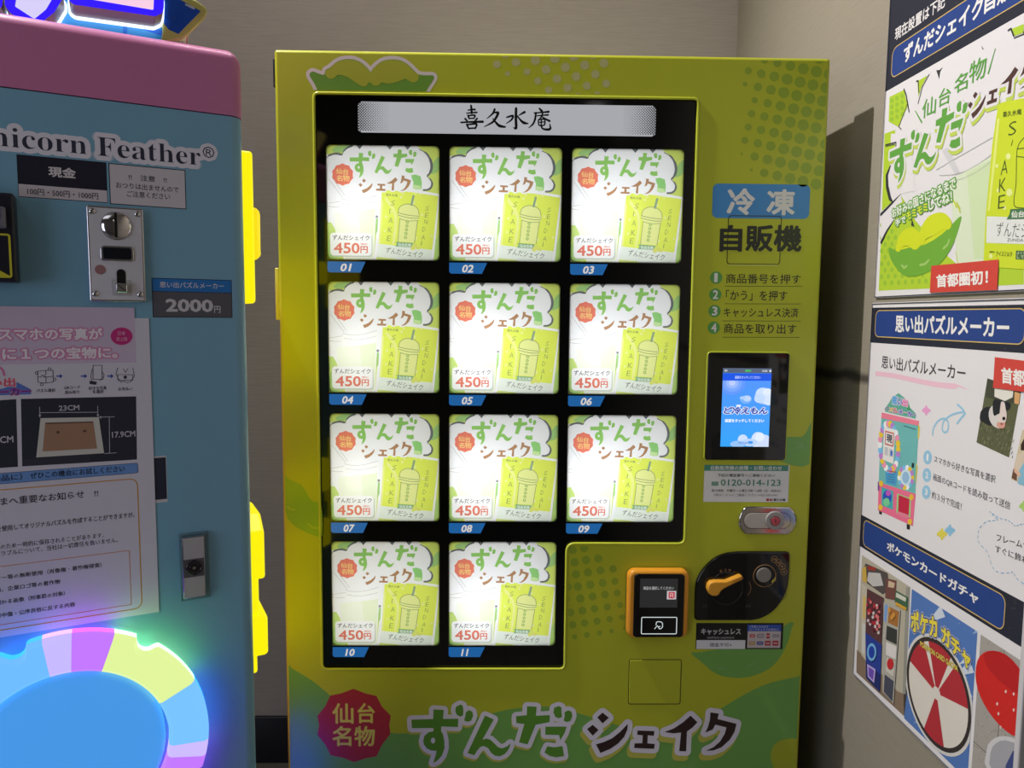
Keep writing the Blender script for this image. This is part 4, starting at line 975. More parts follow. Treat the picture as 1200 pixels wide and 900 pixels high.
A.text('23CM', zA(275, 461), zA(373, 482), LW, 5, bold=.025); A.text('17.9CM', zA(524, 584), zA(635, 606), LW, 5, bold=.025)
A.build('product_photo', ns)
A = Art(M, DN, 'ink')
r0, r1 = M.px(*zB(645, 10), DN), M.px(*zB(648, 56), DN)
P = rrect(r0[0]-.3+.01, r1[1], r0[0], r0[1], .0016); A.polys([P], (110, 150, 212), 1); A.line(P, .0005, (44, 52, 84), 2, local=True, closed=True, n=4)
p2 = M.px(*zB(585, 50), DN); p1 = M.px(*zB(140, 50), DN); h_ = (r0[1]-r1[1])*.62
A.text('ぜひこの機会にお試しください', (p1[0], p2[1]+h_), p2, (40, 42, 60), 3, bold=.012, local=True)
A.text('（アニバーサリー創品に）', (p1[0]-.105, p2[1]+h_), (p1[0]-.008, p2[1]), (40, 42, 60), 3, bold=.012, local=True)
A.build('banner_strip', ns)
A = Art(M, DN, 'ink'); OR = (206, 150, 66)
q0, q1 = M.px(*zB(650, 82), DN), M.px(*zB(660, 690), DN)
A.line(rrect(su1-.29, q1[1], (q0[0]+q1[0])/2, q0[1], .009), .0013, OR, 1, local=True, closed=True, n=6)
def rowtext(t, x_r, y_c, hgt, x_l, n_vis, bold=.008):
    """a line that starts outside the picture: right end, mean height and the visible run give its scale"""
    pr_, pl_ = M.px(*zB(x_r, y_c), DN), M.px(*zB(x_l, y_c), DN); h = (M.px(*zB(x_r, y_c-hgt/2), DN)[1]-pr_[1])
    Vt, _ = glyphs(t, bold, 0, 1); Vv, _ = glyphs(t[-n_vis:], bold, 0, 1); a_, b_ = bbox(Vt), bbox(Vv)
    wid = (pr_[0]-pl_[0])*(a_[2]-a_[0])/(b_[2]-b_[0])
    A.text(t, (pr_[0]-wid, pr_[1]+h), (pr_[0], pr_[1]-h), DK, 2, bold=bold, local=True, res=1)
rowtext('お客さまへ重要なお知らせ　!!', 460, 150, 36, 0, 12, .014)
rowtext('画像を使用してオリジナルパズルを作成することができますが、', 630, 252, 26, 5, 26, .012)
rowtext('確認のため一時的に保存されることがあります。', 486, 348, 24, 0, 20, .004)
rowtext('トラブルについて、当社は一切責任を負いません。', 552, 370, 24, 2, 22, .004)
q0, q1 = M.px(*zB(608, 420), DN), M.px(*zB(614, 674), DN)
A.line(rrect(su1-.27, q1[1], (q0[0]+q1[0])/2, q0[1], .0006), .0008, (212, 132, 70), 1, local=True, closed=True, n=4)
rowtext('キャラクター等の無断使用（肖像権・著作権侵害）', 476, 487, 22, 5, 18, .014)
rowtext('楽曲、企業ロゴ等の著作物', 282, 565, 22, 5, 10, .014); rowtext('犯罪に関わる画像（刑事罰の対象）', 305, 620, 22, 5, 12, .014); rowtext('誹謗中傷・公序良俗に反する内容', 352, 672, 22, 5, 13, .014)
A.build('notice_text', ns)

# ---- the glowing ring of puzzle pieces
rc_u, rc_v, RO, RI = -.2195, .802+.07, .158, .1105
DR0, DR1 = -.034, -.013
def pang(x, y): p = M.px(x, y, DR0); return math.degrees(math.atan2(p[1]-rc_v, p[0]-rc_u))
notch = [(pang(172, 757), .0125), (pang(11, 757), .0125), (-24, .012), (158, .0125), (-68, .0125), (-112, .0125), (202, .0125)]
cols = [(78, 158, 255), (198, 184, 255), (196, 118, 255), (226, 246, 152), (118, 194, 255), (204, 186, 255), (198, 120, 255), (118, 194, 255), (226, 246, 152), (198, 184, 255)]
a_pl = pang(82, 752); bounds = [pang(134.5, 735), pang(222, 803), pang(240.5, 868), pang(239.5, 886)]
al = pang(46.8, 745); ap = pang(84, 735)
segs = [(al+42, al, (110, 188, 255)), (al, ap, (200, 186, 255)), (ap, bounds[0]-1, (196, 120, 255)), (bounds[0]-1, bounds[1], (226, 246, 156)), (bounds[1], bounds[2], (120, 196, 255)), (bounds[2], bounds[3], (206, 188, 255)), (bounds[3], bounds[3]-48, (196, 120, 255)),
        (bounds[3]-48, bounds[3]-95, (226, 246, 156)), (bounds[3]-95, bounds[3]-140, (120, 196, 255)), (bounds[3]-140, al+42-360, (200, 186, 255))]
HALO = {(200, 186, 255): (150, 110, 255), (206, 188, 255): (150, 110, 255), (196, 120, 255): (160, 60, 255), (226, 246, 156): (150, 255, 160), (110, 188, 255): (30, 110, 255), (120, 196, 255): (30, 110, 255)}
def rout(a):
    r = RO
    for na, nr in notch:
        d = abs((a-na+180) % 360-180); arc = R(d)*RO
        if arc < nr: r = min(r, RO-math.sqrt(nr*nr-arc*arc)*.95)
    return r
for a1, a0, c in segs:
    n_ = max(6, int(abs(a1-a0)/1.2)); AA = [R(a0+(a1-a0)*k/n_) for k in range(n_+1)]
    bevr = [(0, DR0+.006), (.0018, DR0+.0022), (.005, DR0), ]
    VV = []; Fc = []
    prof = lambda a: [(rout(math.degrees(a)), DR1), (rout(math.degrees(a)), DR0+.008), (rout(math.degrees(a))-.0018, DR0+.0030), (rout(math.degrees(a))-.006, DR0), (RI+.004, DR0), (RI, DR0+.004), (RI, DR1)]
    K_ = 7
    for a in AA:
        for r, d in prof(a): VV.append((rc_u+r*math.cos(a), d, rc_v+r*math.sin(a)))
    for i in range(len(AA)-1):
        for k in range(1, K_-1): Fc.append((i*K_+k, (i+1)*K_+k, (i+1)*K_+k+1, i*K_+k+1))
    Fc += [tuple(range(K_)), tuple((len(AA)-1)*K_+k for k in range(K_))[::-1]]
    sg = MB(M).add(VV, Fc, mt(c, 'emit', RING_E), False)
    sg.add(VV, [(i*K_, (i+1)*K_, (i+1)*K_+1, i*K_+1) for i in range(len(AA)-1)], mt(HALO[c], 'emit', EDGE_E), False)
    o = sg.build('light_segment', pm)
    o['label'] = {(110, 188, 255): 'sky blue', (120, 196, 255): 'sky blue', (200, 186, 255): 'lavender', (206, 188, 255): 'lavender', (196, 120, 255): 'violet', (226, 246, 156): 'lime yellow'}[c]+' lit ring piece'
    # the LEDs behind the piece that wash the cabinet around it
    st = max(1, int(abs(a1-a0)/9)); VV = []; Fc = []
    n2 = max(3, int(abs(a1-a0)/3)); AB = [R(a0+(a1-a0)*k/n2) for k in range(n2+1)]
    for a in AB:
        r = rout(math.degrees(a))-.012
        for d in (-.0130, -.0030): VV.append((rc_u+r*math.cos(a), d, rc_v+r*math.sin(a)))
    for i in range(n2): Fc.append((2*i, 2*i+1, 2*i+3, 2*i+2))
    cc = HALO[c]
    MB(M).add(VV, Fc, mt(cc, 'emit', HALO_E)).build('led_strip', o)
MB(M).prism(circ(rc_u, rc_v, RI-.004, n=56), -.024, -.002, mt((64, 138, 210), 'lit', 1.0), .006).build('porthole', pm)

# ---- yellow lit puzzle pieces on the cabinet's flank, plus added unseen glowing ones
def flank(P, th, c, e, name='flank_glow_piece', u0=.003, bev=.004):
    """P in (depth, height); the piece sticks out sideways by th"""
    P = ccw(P); rings = [(inset(P, bev*(1-math.cos(t))), u0+th-bev+bev*math.sin(t)) for t in (0, .5, 1.05, math.pi/2)]; N = len(P)
    VV = [(u0, p[0], p[1]) for p in P] + [(uu, p[0], p[1]) for rg, uu in rings for p in rg]
    mb = MB(M).add(VV, [(k*N+i, k*N+(i+1) % N, (k+1)*N+(i+1) % N, (k+1)*N+i) for k in range(4) for i in range(N)], mt(c, 'emit', e), False)
    mb.add([(rings[-1][1], p[0], p[1]) for p in rings[-1][0]], [tuple(range(N))], mt(c, 'emit', e))
    return mb.build(name, pm)
YL = (255, 242, 0)
zq = lambda y, dd=.12: M.px(290, y, 0)[1]+0
def fz(y, d):    # height on the flank at depth d seen at picture row y
    ray_t = _f + _r*((292-600)/F_PX) - _u*((y-450)/F_PX); p = M.o + M.n*d + M.u*.01
    t = (p-CAM).dot(_f)/ray_t.dot(_f); return (CAM+ray_t*t).z
YE_ = YEL_E
f1t, f1b = fz(203, .05), fz(357, .05)
flank(round_poly([(.03, f1b), (.03, f1t), (.135, f1t), (.135, f1b)], .008), .0165, YL, YE_)
k_t, k_b = fz(258, .06), fz(312, .06)
flank(round_poly([(.045, k_b), (.045, k_t), (.10, k_t), (.10, k_b)], .008), .028, (250, 222, 0), YE_, bev=.010)
f2t, f2b = fz(583, .05), fz(650, .05)
flank(round_poly([(.03, f2b), (.03, f2t-.02), (.06, f2t), (.135, f2t), (.135, f2b)], .006), .021, YL, YE_)
flank(round_poly([(.04, fz(694, .05)), (.04, f2b+.002), (.15, f2b+.002), (.15, fz(694, .05))], .004), .0135, YL, YE_)
flank(round_poly([(.03, fz(735, .05)), (.03, fz(690, .05)), (.14, fz(690, .05)), (.14, fz(735, .05))], .006), .0235, YL, YE_, bev=.006)
flank(round_poly([(.04, fz(757, .05)), (.04, fz(734, .05)), (.12, fz(734, .05)), (.12, fz(757, .05))], .006), .0095, YL, YE_)
for d0_, d1_, za, zb_ in ((.19, .34, 1.27, 1.46), (.145, .34, 1.485, 1.535), (.145, .30, 1.01, 1.086), (.145, .30, .88, .944), (.19, .34, .70, .86), (.235, .29, .44, .52), (.19, .30, .30, .435)):  # unseen deeper pieces: placed from reflections, some added to light the vending front
    c = YL if za > .6 else (0, 70, 255)
    flank(round_poly([(d0_, za), (d1_, za), (d1_, zb_), (d0_, zb_)], .01), .015, c, 1.9 if za > .6 else 5.0)

flank(round_poly([(.37, .5), (.44, .5), (.44, 1.5), (.37, 1.5)], .01), .015, (255, 70, 130), .8)  # unseen pink glowing piece, added to tint the wall between the machines
# ---- topper sign with neon-edged channel letters
zt = lambda x, y: (x/4.615, y/4.615)
DT = .10
pl = [(280, 148), (320, 100), (345, 40), (345, -40), (520, -120), (800, -140), (900, -60), (905, 60), (930, 120), (905, 200), (890, 250)]
sgn = MB(M).prism([M.px(*zt(*p), DT) for p in pl] , DT, DT+.006, mt((64, 164, 232), 'plastic')).build('topper_sign', pm)
A = Art(M, DT, 'plastic')
A.poly([zt(340, 138), zt(420, 152), zt(560, 176), zt(640, 196), zt(520, 190), zt(400, 166)], (40, 140, 222), 1); A.poly([zt(668, 120), zt(692, 122), zt(686, 196), zt(664, 192)], (20, 120, 220), 1); A.poly([zt(690, 122), zt(790, 140), zt(905, 172), zt(900, 204), zt(800, 168)], (10, 110, 236), 1)
A.build('sign_print', sgn)
star = [(930, -40), (1060, 0), (1115, 40), (1122, 62), (1112, 90), (1008, 192), (985, 206), (905, 218), (886, 252), (870, 250), (880, 150), (860, 90), (880, -20)]
so = MB(M).prism([M.px(*zt(*p), DT-.012) for p in star], DT-.012, DT-.004, mt((200, 202, 112), 'plastic'), .002).build('star_plate', sgn)
A = Art(M, DT-.0121, 'plastic'); A.poly([zt(888, 52), zt(890, -20), zt(960, -10), zt(1086, 60), zt(965, 184), zt(912, 160), zt(884, 96)], (14, 84, 196), 1); A.poly([zt(1004, 18), zt(1056, 42), zt(1050, 52), zt(1000, 28)], (190, 210, 232), 2); A.poly([zt(884, 96), zt(930, 120), zt(912, 160), zt(888, 130)], (14, 100, 226), 2); A.build('star_print', so)
MB(M).prism([M.px(*zt(*p), DT) for p in ((918, 300), (1014, 300), (1018, 188), (930, 190))], DT, DT+.004, mt((222, 214, 212), 'plastic')).build('name_plate', sgn)
A = Art(M, DT, 'ink'); A.text('ニウラ', zt(938, 216), zt(992, 236), (50, 44, 48), 1, bold=.01); A.text('ランド', zt(932, 240), zt(975, 256), (50, 44, 48), 1, bold=.01); A.line([zt(1012, 190), zt(1009, 290)], .001, (190, 60, 70), 1); A.build('plate_print', sgn)
def letter(outer, inner, face):
    D0, D1 = .045, .085
    o_ = round_poly([M.px(*zt(*p), D0) for p in outer], .006); i_ = round_poly([M.px(*zt(*p), D0) for p in inner], .002)
    L = MB(M).holed(o_, [i_], D0, D1, mt((44, 14, 255), 'emit', 1.15), mt((150, 132, 124), 'plastic')).build('channel_letter', sgn)
    MB(M).add([(p[0], D0+.003, p[1]) for p in i_], [tuple(range(len(i_)))], mt(face, 'emit', 1.0)).build('letter_face', L)
    MB(M).prism(inset(o_, -.0025), D1, D1+.006, mt((214, 232, 255), 'emit', SIGN_E)).build('halo_strip', L)
letter([(28, -60), (26, 28), (58, 72), (150, 120), (215, 128), (292, 68), (340, -10), (340, -60)], [(92, -40), (80, 34), (186, 103), (248, 52), (285, -10), (285, -40)], (216, 208, 250))
letter([(368, -80), (372, 2), (398, 24), (838, 88), (878, 70), (886, 40), (890, -80)], [(430, -60), (440, -12), (830, 54), (834, -60)], (250, 208, 232))
letter([(-200, -60), (-200, 40), (-20, 50), (10, 40), (22, -60)], [(-170, -30), (-170, 20), (-30, 22), (-10, -30)], (216, 208, 250))
# ================================================================== posters on the right wall
PWH, NAVY, BAND, GOLD = (224, 220, 222), (40, 42, 56), (40, 66, 132), (206, 176, 104)
DW = -.0030
def sheet(name, TL, BL, BR, top, width, label):
    """paper sheet hung a hair off the wall"""
    a, b = W.px(*TL, DW), W.px(*BL, DW)
    u0 = (a[0]+b[0])/2; v0 = b[1]
    W.base = Vector((u0+width/2, 0, v0))
    rt = root(name, W, (u0+width/2, 0, v0), label, 'poster')
    MB(W).prism([(u0, v0), (u0+width, v0), (u0+width, top), (u0, top)], DW, -.0016, mt(PWH, 'paper')).build('sheet', rt)
    return rt, u0, v0, u0+width, top
U_W = .475
t1, u0, v0, u1, v1 = sheet('wall_poster', (1043, 0), (1025.5, 349.5), None, 2.16, U_W, 'upper wall poster with lime comic print, bean pod and a red sign at its foot')
za = lambda x, y: (1000+x/5, y/5)
zb = lambda x, y: (1000+x/4.5, 170+y/4.5)
A = Art(W, DW, 'ink')
vb_ = W.px(1120, 60.8, DW)[1]
A.rect((u0, v1), (u1, vb_), NAVY, 1, local=True)
for k in range(60):
    x, y = u0+random.random()*U_W, vb_+random.random()*.3; A.polys([circ(x, y, .0006+random.random()*.0008, n=6)], (92, 86, 84), 2)
a, b = W.px(1046.2, 57.5, DW), W.px(1046.2, 92.5, DW); rr_ = rrect(a[0], b[1]+.002, W.px(1177, 725, DW)[0], a[1], .014)
A.polys([rr_], BAND, 2); A.line(rr_, .0016, GOLD, 3, local=True, closed=True, n=6)
A.build('title_band', t1)
A = Art(W, DW, 'ink')
tl, tr, bl = A.text('現在設置は下記', za(247, 168), za(537, 42), (226, 222, 222), 4, bold=.02)
tl, tr, bl = A.text('ずんだシェイク', za(299, 270), za(757, 92), (232, 228, 226), 4, bold=.035)
w7 = (tr[0]-tl[0])/7
A.text('自販機', (tr[0]+w7*.12, tl[1]), (tr[0]+w7*3.1, bl[1]), (232, 228, 226), 4, bold=.035, local=True)
A.build('title_lettering', t1)
LG, LG2, DKK = (176, 204, 56), (150, 190, 60), (52, 54, 58)
A = Art(W, DW, 'ink')
va = vb_-.008; vlo = W.px(1110, 340.5, DW)[1]; ul = W.px(1038, 250, DW)[0]-.004
A.rect((u0, vb_), (u1, v0), PWH, 1, local=True)
# lime field with its dots, under a white speech cloud with dark comic edge
A.poly([W.px(*p, DW) for p in [zb(165, -60), zb(220, -80), zb(250, 260), zb(330, 400), zb(470, 560), zb(560, 640), zb(900, 640), zb(900, 735), zb(134, 768), zb(146, 500)]], LG, 2, local=True)
A.poly([zb(540, 560), zb(760, 640), zb(900, 600), zb(900, 735), zb(700, 744), zb(560, 700)], LG, 2)
for k in range(70):
    x = 150+(k % 7)*36+((k//7) % 2)*18; y = 430+(k//7)*34
    if x < 160+max(0, (y-430))*.9+40: A.ell(*zb(x, y+(-x*.05)), 2.0, 3.0, LG2, 3, 10)
A.poly([zb(192, 130), zb(172, 200), zb(190, 290), zb(205, 300), zb(252, 258), zb(330, 240), zb(300, -60), zb(200, -60)], PWH, 4)
A.poly([zb(147, 372), zb(210, 330), zb(260, 300), zb(252, 258), zb(205, 300), zb(150, 350)], PWH, 4)
A.poly([zb(147, 520), zb(215, 395), zb(250, 360), zb(210, 300), zb(147, 372)], PWH, 4)
A.line([zb(196, 112), zb(178, 160), zb(180, 220), zb(194, 280), zb(208, 300)], [.004, .008, .009, .008, .003], DKK, 5)
A.line([zb(147, 366), zb(200, 312), zb(252, 258)], [.006, .005, .001], DKK, 5); A.line([zb(149, 512), zb(180, 450), zb(214, 398)], [.007, .005, .002], DKK, 5)
A.poly([zb(310, 388), zb(324, 432), zb(306, 424)], DKK, 5)
for P, Q in (([(214, 568), (298, 527), (320, 622), (264, 742), (208, 712)], [(298, 522), (312, 560), (328, 655), (318, 610), (268, 742), (282, 758), (204, 722), (208, 708), (262, 732), (316, 618)]),
             ([(378, 476), (436, 442), (402, 506), (382, 566)], [(372, 476), (382, 474), (386, 540), (446, 436), (406, 510), (381, 606)]), ([(924, 172), (1000, 140), (1000, 190), (942, 212)], [(910, 178), (926, 168), (942, 210), (1000, 185), (1000, 200), (945, 222), (932, 284)]),
             ([(190, 852), (248, 842), (240, 900), (188, 900)], [(190, 850), (252, 834), (250, 890), (244, 846), (192, 858)])):
    A.poly([za(*p) for p in P], LG, 5); A.line([za(*p) for p in Q[:3]], .0026, DKK, 6)
    A.line([za(*p) for p in Q[3:6]], .0018, DKK, 6)
for k in range(12): A.ell(*za(228+(k % 3)*30, 590+(k//3)*36-(k % 3)*14), 2.2, 2.8, LG2, 6, 10)
A.poly([za(488, 412), za(508, 410), za(526, 392), za(510, 420), za(504, 462)], DKK, 5); A.poly([za(752, 265), za(766, 290), za(758, 288)], DKK, 5)
A.build('comic_print', t1)
A = Art(W, DW, 'ink'); GT = (92, 160, 66)
for t, a, b in (('仙', (408, 592), (483, 662)), ('台', (505, 530), (570, 600)), ('名', (597, 450), (670, 517)), ('物', (685, 368), (777, 450))): A.text(t, za(*a), za(*b), GT, 6, bold=.008)
A.line([za(365, 650), za(402, 716)], [.0016, .003], GT, 6); A.line([za(834, 284), za(793, 428)], [.001, .003], GT, 6)
A.build('origin_lettering', t1)
A = Art(W, DW, 'ink')
for key, TL, BR in (('zu', (1044, 164), (1075.5, 207)), ('n', (1073, 160), (1097, 190)), ('da', (1098, 131), (1131.5, 169.5)), ('shi', (1136, 111), (1154.5, 133.5)), ('e', (1158, 108), (1169, 119)), ('i', (1174, 86), (1192.5, 106)), ('ku', (1197, 74), (1223, 93))):
    dk = key in ('zu', 'n', 'da'); Ps, hole = logo_fit(key, W.px(*TL, DW), W.px(*BR, DW))
    add_logo(A, Ps, hole, (98, 160, 70) if dk else (80, 54, 50), PWH, .0045, 9, (188, 206, 90), (.002, -.006))
A.build('product_lettering', t1)
A = Art(W, DW, 'ink')
CUPC = (222, 230, 210)
A.poly([zb(505, 190), zb(740, 55), zb(716, 330), zb(690, 640), zb(556, 640), zb(540, 520)], (214, 224, 196), 5); A.poly([zb(600, 150), zb(740, 70), zb(700, 600), zb(640, 600)], (204, 220, 176), 6)
A.poly([zb(470, 30), zb(500, 10), zb(560, 140), zb(540, 160)], (206, 204, 206), 6)
for P in ([(455, 160), (560, 150), (660, 100), (742, 40)], [(480, 190), (570, 180), (670, 130), (742, 75)], [(440, 130), (560, 60), (735, -40)]): A.line(smooth([zb(*p) for p in P], closed=False, n=3), .0009, (176, 180, 172), 7)
A.build('cup_print', t1)
A = Art(W, DW, 'ink'); PL = (202, 216, 50)
A.poly([za(850, 622), za(872, 600), za(1000, 575)] + [zb(960, 0), zb(960, 660), zb(900, 655), zb(688, 640), zb(700, 380), zb(735, 0)], PL, 8)
A.poly([za(846, 700), za(862, 690), za(842, 900)] + [zb(722, 350), zb(712, 345)], (222, 230, 120), 9)
for x, y, r in ((820, 60, 13), (768, 240, 9), (800, 330, 9), (760, 110, 8), (826, 250, 16), (728, 585, 10), (860, 380, 8)): A.ell(*zb(x, y), r/4.5, r/4.5*1.3, (226, 232, 150), 9, 12)
A.poly([zb(708, 376), zb(960, 384), zb(960, 524), zb(704, 516)], (222, 224, 220), 10)
OD = (76, 92, 40)
A.text('喜久水庵', za(880, 655), c=OD, layer=11, bold=.012, TR=za(990, 636), BL=za(880, 688))
for t, x, y in (('S', 937, 755), ('H', 928, 836)): 
    if t == 'H': A.line([za(938, 822), za(930, 852)], .0012, OD, 11)
    else: A.text(t, za(x-20, y-34), za(x+20, y+28), OD, 11, bold=-.012)
for t, x, y in (('A', 800, 118), ('K', 790, 212), ('E', 785, 300)): A.text(t, zb(x-15, y-32), zb(x+16, y+30), OD, 11, bold=-.012)
A.line(smooth([zb(905, -40), zb(868, 20), zb(862, 200), zb(850, 300), zb(870, 330), zb(960, 330)], closed=False, n=3), .0011, OD, 11); A.line([zb(868, 60), zb(960, 70)], .0011, OD, 11); A.line([zb(868, 20), zb(960, 10)], .0011, OD, 11)
A.poly([zb(832, 338), zb(960, 332), zb(960, 388), zb(812, 392), zb(828, 365)], (70, 116, 76), 12); A.text('仙台名物', zb(838, 348), c=(222, 226, 214), layer=13, bold=.03, TR=zb(985, 340), BL=zb(836, 384))
A.text('ずんだシェイク', zb(760, 405), c=(60, 64, 56), layer=11, bold=-.01, shear=.1, TR=zb(1075, 420), BL=zb(758, 480)); A.text('ZUNDA SHAKE', zb(815, 492), c=(60, 64, 56), layer=11, TR=zb(985, 496), BL=zb(815, 508))
A.text('アイスミルク', zb(757, 560), c=OD, layer=11, bold=.01, TR=zb(842, 562), BL=zb(756, 586)); A.poly([zb(862, 556), zb(960, 560), zb(960, 605), zb(860, 602)], (70, 104, 60), 11)
A.text('よくもんで', zb(868, 560), c=(214, 222, 200), layer=12, bold=.01, TR=zb(950, 562), BL=zb(867, 576)); A.text('して', zb(868, 580), c=(214, 222, 200), layer=12, bold=.01, TR=zb(905, 582), BL=zb(867, 598))
A.text('種類別', zb(722, 558), c=OD, layer=11, bold=.01, TR=zb(748, 559), BL=zb(722, 568))
A.build('pouch_print', t1)
A = Art(W, DW, 'ink'); PG = (112, 168, 60)
A.poly(smooth([zb(*p) for p in ((190, 538), (205, 545), (235, 556), (300, 540), (380, 525), (470, 470), (530, 410), (566, 376), (572, 390), (555, 450), (530, 520), (490, 590), (430, 650), (370, 680), (310, 694), (260, 682), (215, 630), (192, 580))], n=2), PG, 8)
A.poly(smooth([zb(*p) for p in ((232, 540), (330, 530), (420, 480), (515, 420), (470, 520), (350, 570), (250, 570))], n=2), (206, 216, 44), 7)
A.poly(smooth([zb(*p) for p in ((225, 555), (232, 520), (245, 475), (280, 442), (320, 436), (352, 462), (362, 430), (395, 380), (440, 358), (480, 358), (512, 385), (522, 420), (505, 446), (478, 444), (440, 470), (385, 495), (378, 525), (362, 524), (340, 548), (318, 550), (290, 530), (258, 538), (246, 562))], n=2), (206, 216, 44), 9)
for P in ([(258, 634), (270, 648), (284, 638)], [(355, 632), (380, 628), (400, 608)], [(478, 545), (500, 525), (508, 500)]): A.line([zb(*p) for p in P], .0042, (160, 196, 108), 9)
for P in ([(530, 292), (546, 325)], [(548, 305), (560, 335)], [(560, 325), (565, 352)]): A.line([zb(*p) for p in P], .003, (196, 206, 70), 9)
A.build('bean_pod_print', t1)
A = Art(W, DW, 'ink')
A.text('お好みの固さになるまで', zb(205, 338), TR=zb(541, 165), BL=zb(210, 388), c=(232, 232, 222), layer=12, bold=.03, out=[(.07, (92, 150, 64)), (.12, (112, 166, 84))])
A.text('手で', zb(222, 395), TR=zb(277, 370), BL=zb(226, 432), c=(232, 232, 222), layer=12, bold=.03, out=[(.07, (92, 150, 64)), (.12, (112, 166, 84))])
A.text('モミモミ', zb(282, 358), TR=zb(392, 302), BL=zb(286, 398), c=(222, 224, 64), layer=12, bold=.03, out=[(.07, (92, 150, 64)), (.12, (112, 166, 84))])
A.text('してね！', zb(398, 292), TR=zb(522, 240), BL=zb(402, 346), c=(232, 232, 222), layer=12, bold=.03, out=[(.07, (92, 150, 64)), (.12, (112, 166, 84))])
A.build('call_lettering', t1)
A = Art(W, DW-.0004, 'ink')
A.poly([zb(415, 637), zb(771, 603), zb(763, 764), zb(407, 778)], (206, 70, 62), 14)
A.text('首都圏初！', zb(443, 684), TR=zb(716, 656), BL=zb(443, 753), c=(236, 230, 226), layer=16, bold=.035)
A.build('red_sign', t1)
A = Art(W, DW, 'ink'); A.line([(u0+.002, v1-.003), (u0+.002, v0+.002), (u1-.002, v0+.002), (u1-.002, v1-.003)], .0016, (44, 48, 72), 15, local=True, closed=True, n=4); A.build('border_line', t1)

# ------------------------------------------------------------------ lower sheet
T2 = W.px(1024, 355, DW)[1]
t2, u0, v0, u1, v1 = sheet('wall_poster', (1024, 358), (998, 788.7), None, T2, U_W, 'lower wall poster with two navy bands, a dog photo and toy photos')
zc = lambda x, y: (1000+x/4.5, 350+y/4.5)
zd = lambda x, y: (1000+x/4.5, 500+y/4.5)
ze = lambda x, y: (980+x/3.463, 640+y/3.463)
A = Art(W, DW, 'ink')
def band(vt, vb, ut0, r_top, r_bot, n=1):
    A.rect((u0, vt), (u1, vb), NAVY, 1, local=True)
    for k in range(50): A.polys([circ(u0+random.random()*U_W, vb+random.random()*(vt-vb), .0005+random.random()*.0006, n=6)], (96, 90, 88), 2)
    P = rrect(ut0, r_bot, W.px(1177, 725, DW)[0], r_top, .012); A.polys([P], BAND, 3); A.line(P, .0016, GOLD, 4, local=True, closed=True, n=6)
vt, vb = W.px(1030, 360.5, DW)[1], W.px(1022.2, 401.5, DW)[1]
band(vt, vb, W.px(1026, 380, DW)[0], W.px(1030, 364, DW)[1], W.px(1028, 394.5, DW)[1])
A.build('title_band', t2)
A = Art(W, DW, 'ink')
A.text('思い出パズルメーカー', zc(224, 84), TR=zc(826, 92), BL=zc(222, 178), c=(232, 228, 226), layer=6, bold=.035)
A.build('title_lettering', t2)
A = Art(W, DW, 'ink')
vt, vb = W.px(1010, 603.3, DW)[1], W.px(1007.8, 640, DW)[1]
band(vt, vb, W.px(1012, 625, DW)[0], vt-.006, vb+.006)
A.text('ポケモンカードガチャ', zd(180, 600), TR=ze(579, 192), BL=zd(178, 652), c=(232, 228, 226), layer=6, bold=.035)
A.build('title_band', t2)
A = Art(W, DW, 'ink')
A.text('思い出パズルメーカー', zc(152, 298), TR=zc(594, 352), BL=zc(149, 366), c=(66, 64, 68), layer=3, bold=.012)
A.line(smooth([zc(*p) for p in ((122, 396), (200, 404), (300, 425), (400, 446), (480, 458), (540, 462))], closed=False, n=3), [.0085]*16, (234, 190, 206), 1); A.line([zc(480, 456), zc(560, 460), zc(600, 478)], [.004, .003, .001], (234, 190, 206), 1)
A.build('heading', t2)
A = Art(W, DW, 'ink')
TEAL, PK = (112, 182, 180), (236, 128, 150)
A.poly([zc(148, 628), zc(345, 668), zc(328, 1030), zc(134, 970)], TEAL, 2); A.poly([zc(150, 600), zc(348, 645), zc(345, 670), zc(148, 630)], PK, 3)
A.poly([zd(134, 293), zd(330, 355), zd(315, 525), zd(130, 440)], (234, 112, 146), 3)
A.poly([zd(150, 318), zd(212, 340), zd(210, 438), zd(150, 415)], (72, 172, 176), 4); A.ell(*zd(180, 372), 5.2, 8.4, (52, 84, 190), 5, 16); A.ell(*zd(176, 398), 4, 5, (120, 206, 150), 6, 12); A.ell(*zd(186, 350), 3, 3.5, (190, 90, 190), 6, 12)
A.poly([zd(232, 352), zd(305, 378), zd(302, 480), zd(228, 455)], (150, 210, 140), 4); A.poly([zd(240, 360), zd(298, 382), zd(294, 466), zd(238, 446)], (196, 40, 70), 5); A.poly([zd(238, 446), zd(294, 466), zd(290, 486), zd(226, 462)], (226, 130, 150), 6)
A.poly([zd(130, 290), zd(140, 292), zd(138, 340), zd(130, 336)], (120, 76, 160), 5)
for x, y in ((148, 300), (308, 372), (300, 502), (145, 425)): A.ell(*zd(x, y), 2.6, 3.6, (236, 190, 60), 6, 10)
A.poly([zd(136, 440), zd(152, 448), zd(150, 465), zd(136, 460)], (40, 40, 42), 2); A.poly([zd(282, 512), zd(300, 518), zd(298, 544), zd(282, 540)], (40, 40, 42), 2)
A.poly([zc(344, 660), zc(352, 680), zc(346, 740), zc(340, 735)], (226, 206, 60), 3); A.poly([zd(332, 190), zd(340, 210), zd(332, 300), zd(328, 290)], (200, 196, 80), 3)
pc = [(236, 200, 60), (190, 130, 206), (120, 190, 230), (240, 240, 240), (236, 150, 180)]
for k in range(26):
    t = k/26*2*math.pi; x, y = 190+48*math.cos(t), 782+122*math.sin(t)+12*math.cos(t); A.ell(*zc(x, y), 2.7, 4.2, pc[k % 5], 4, 8)
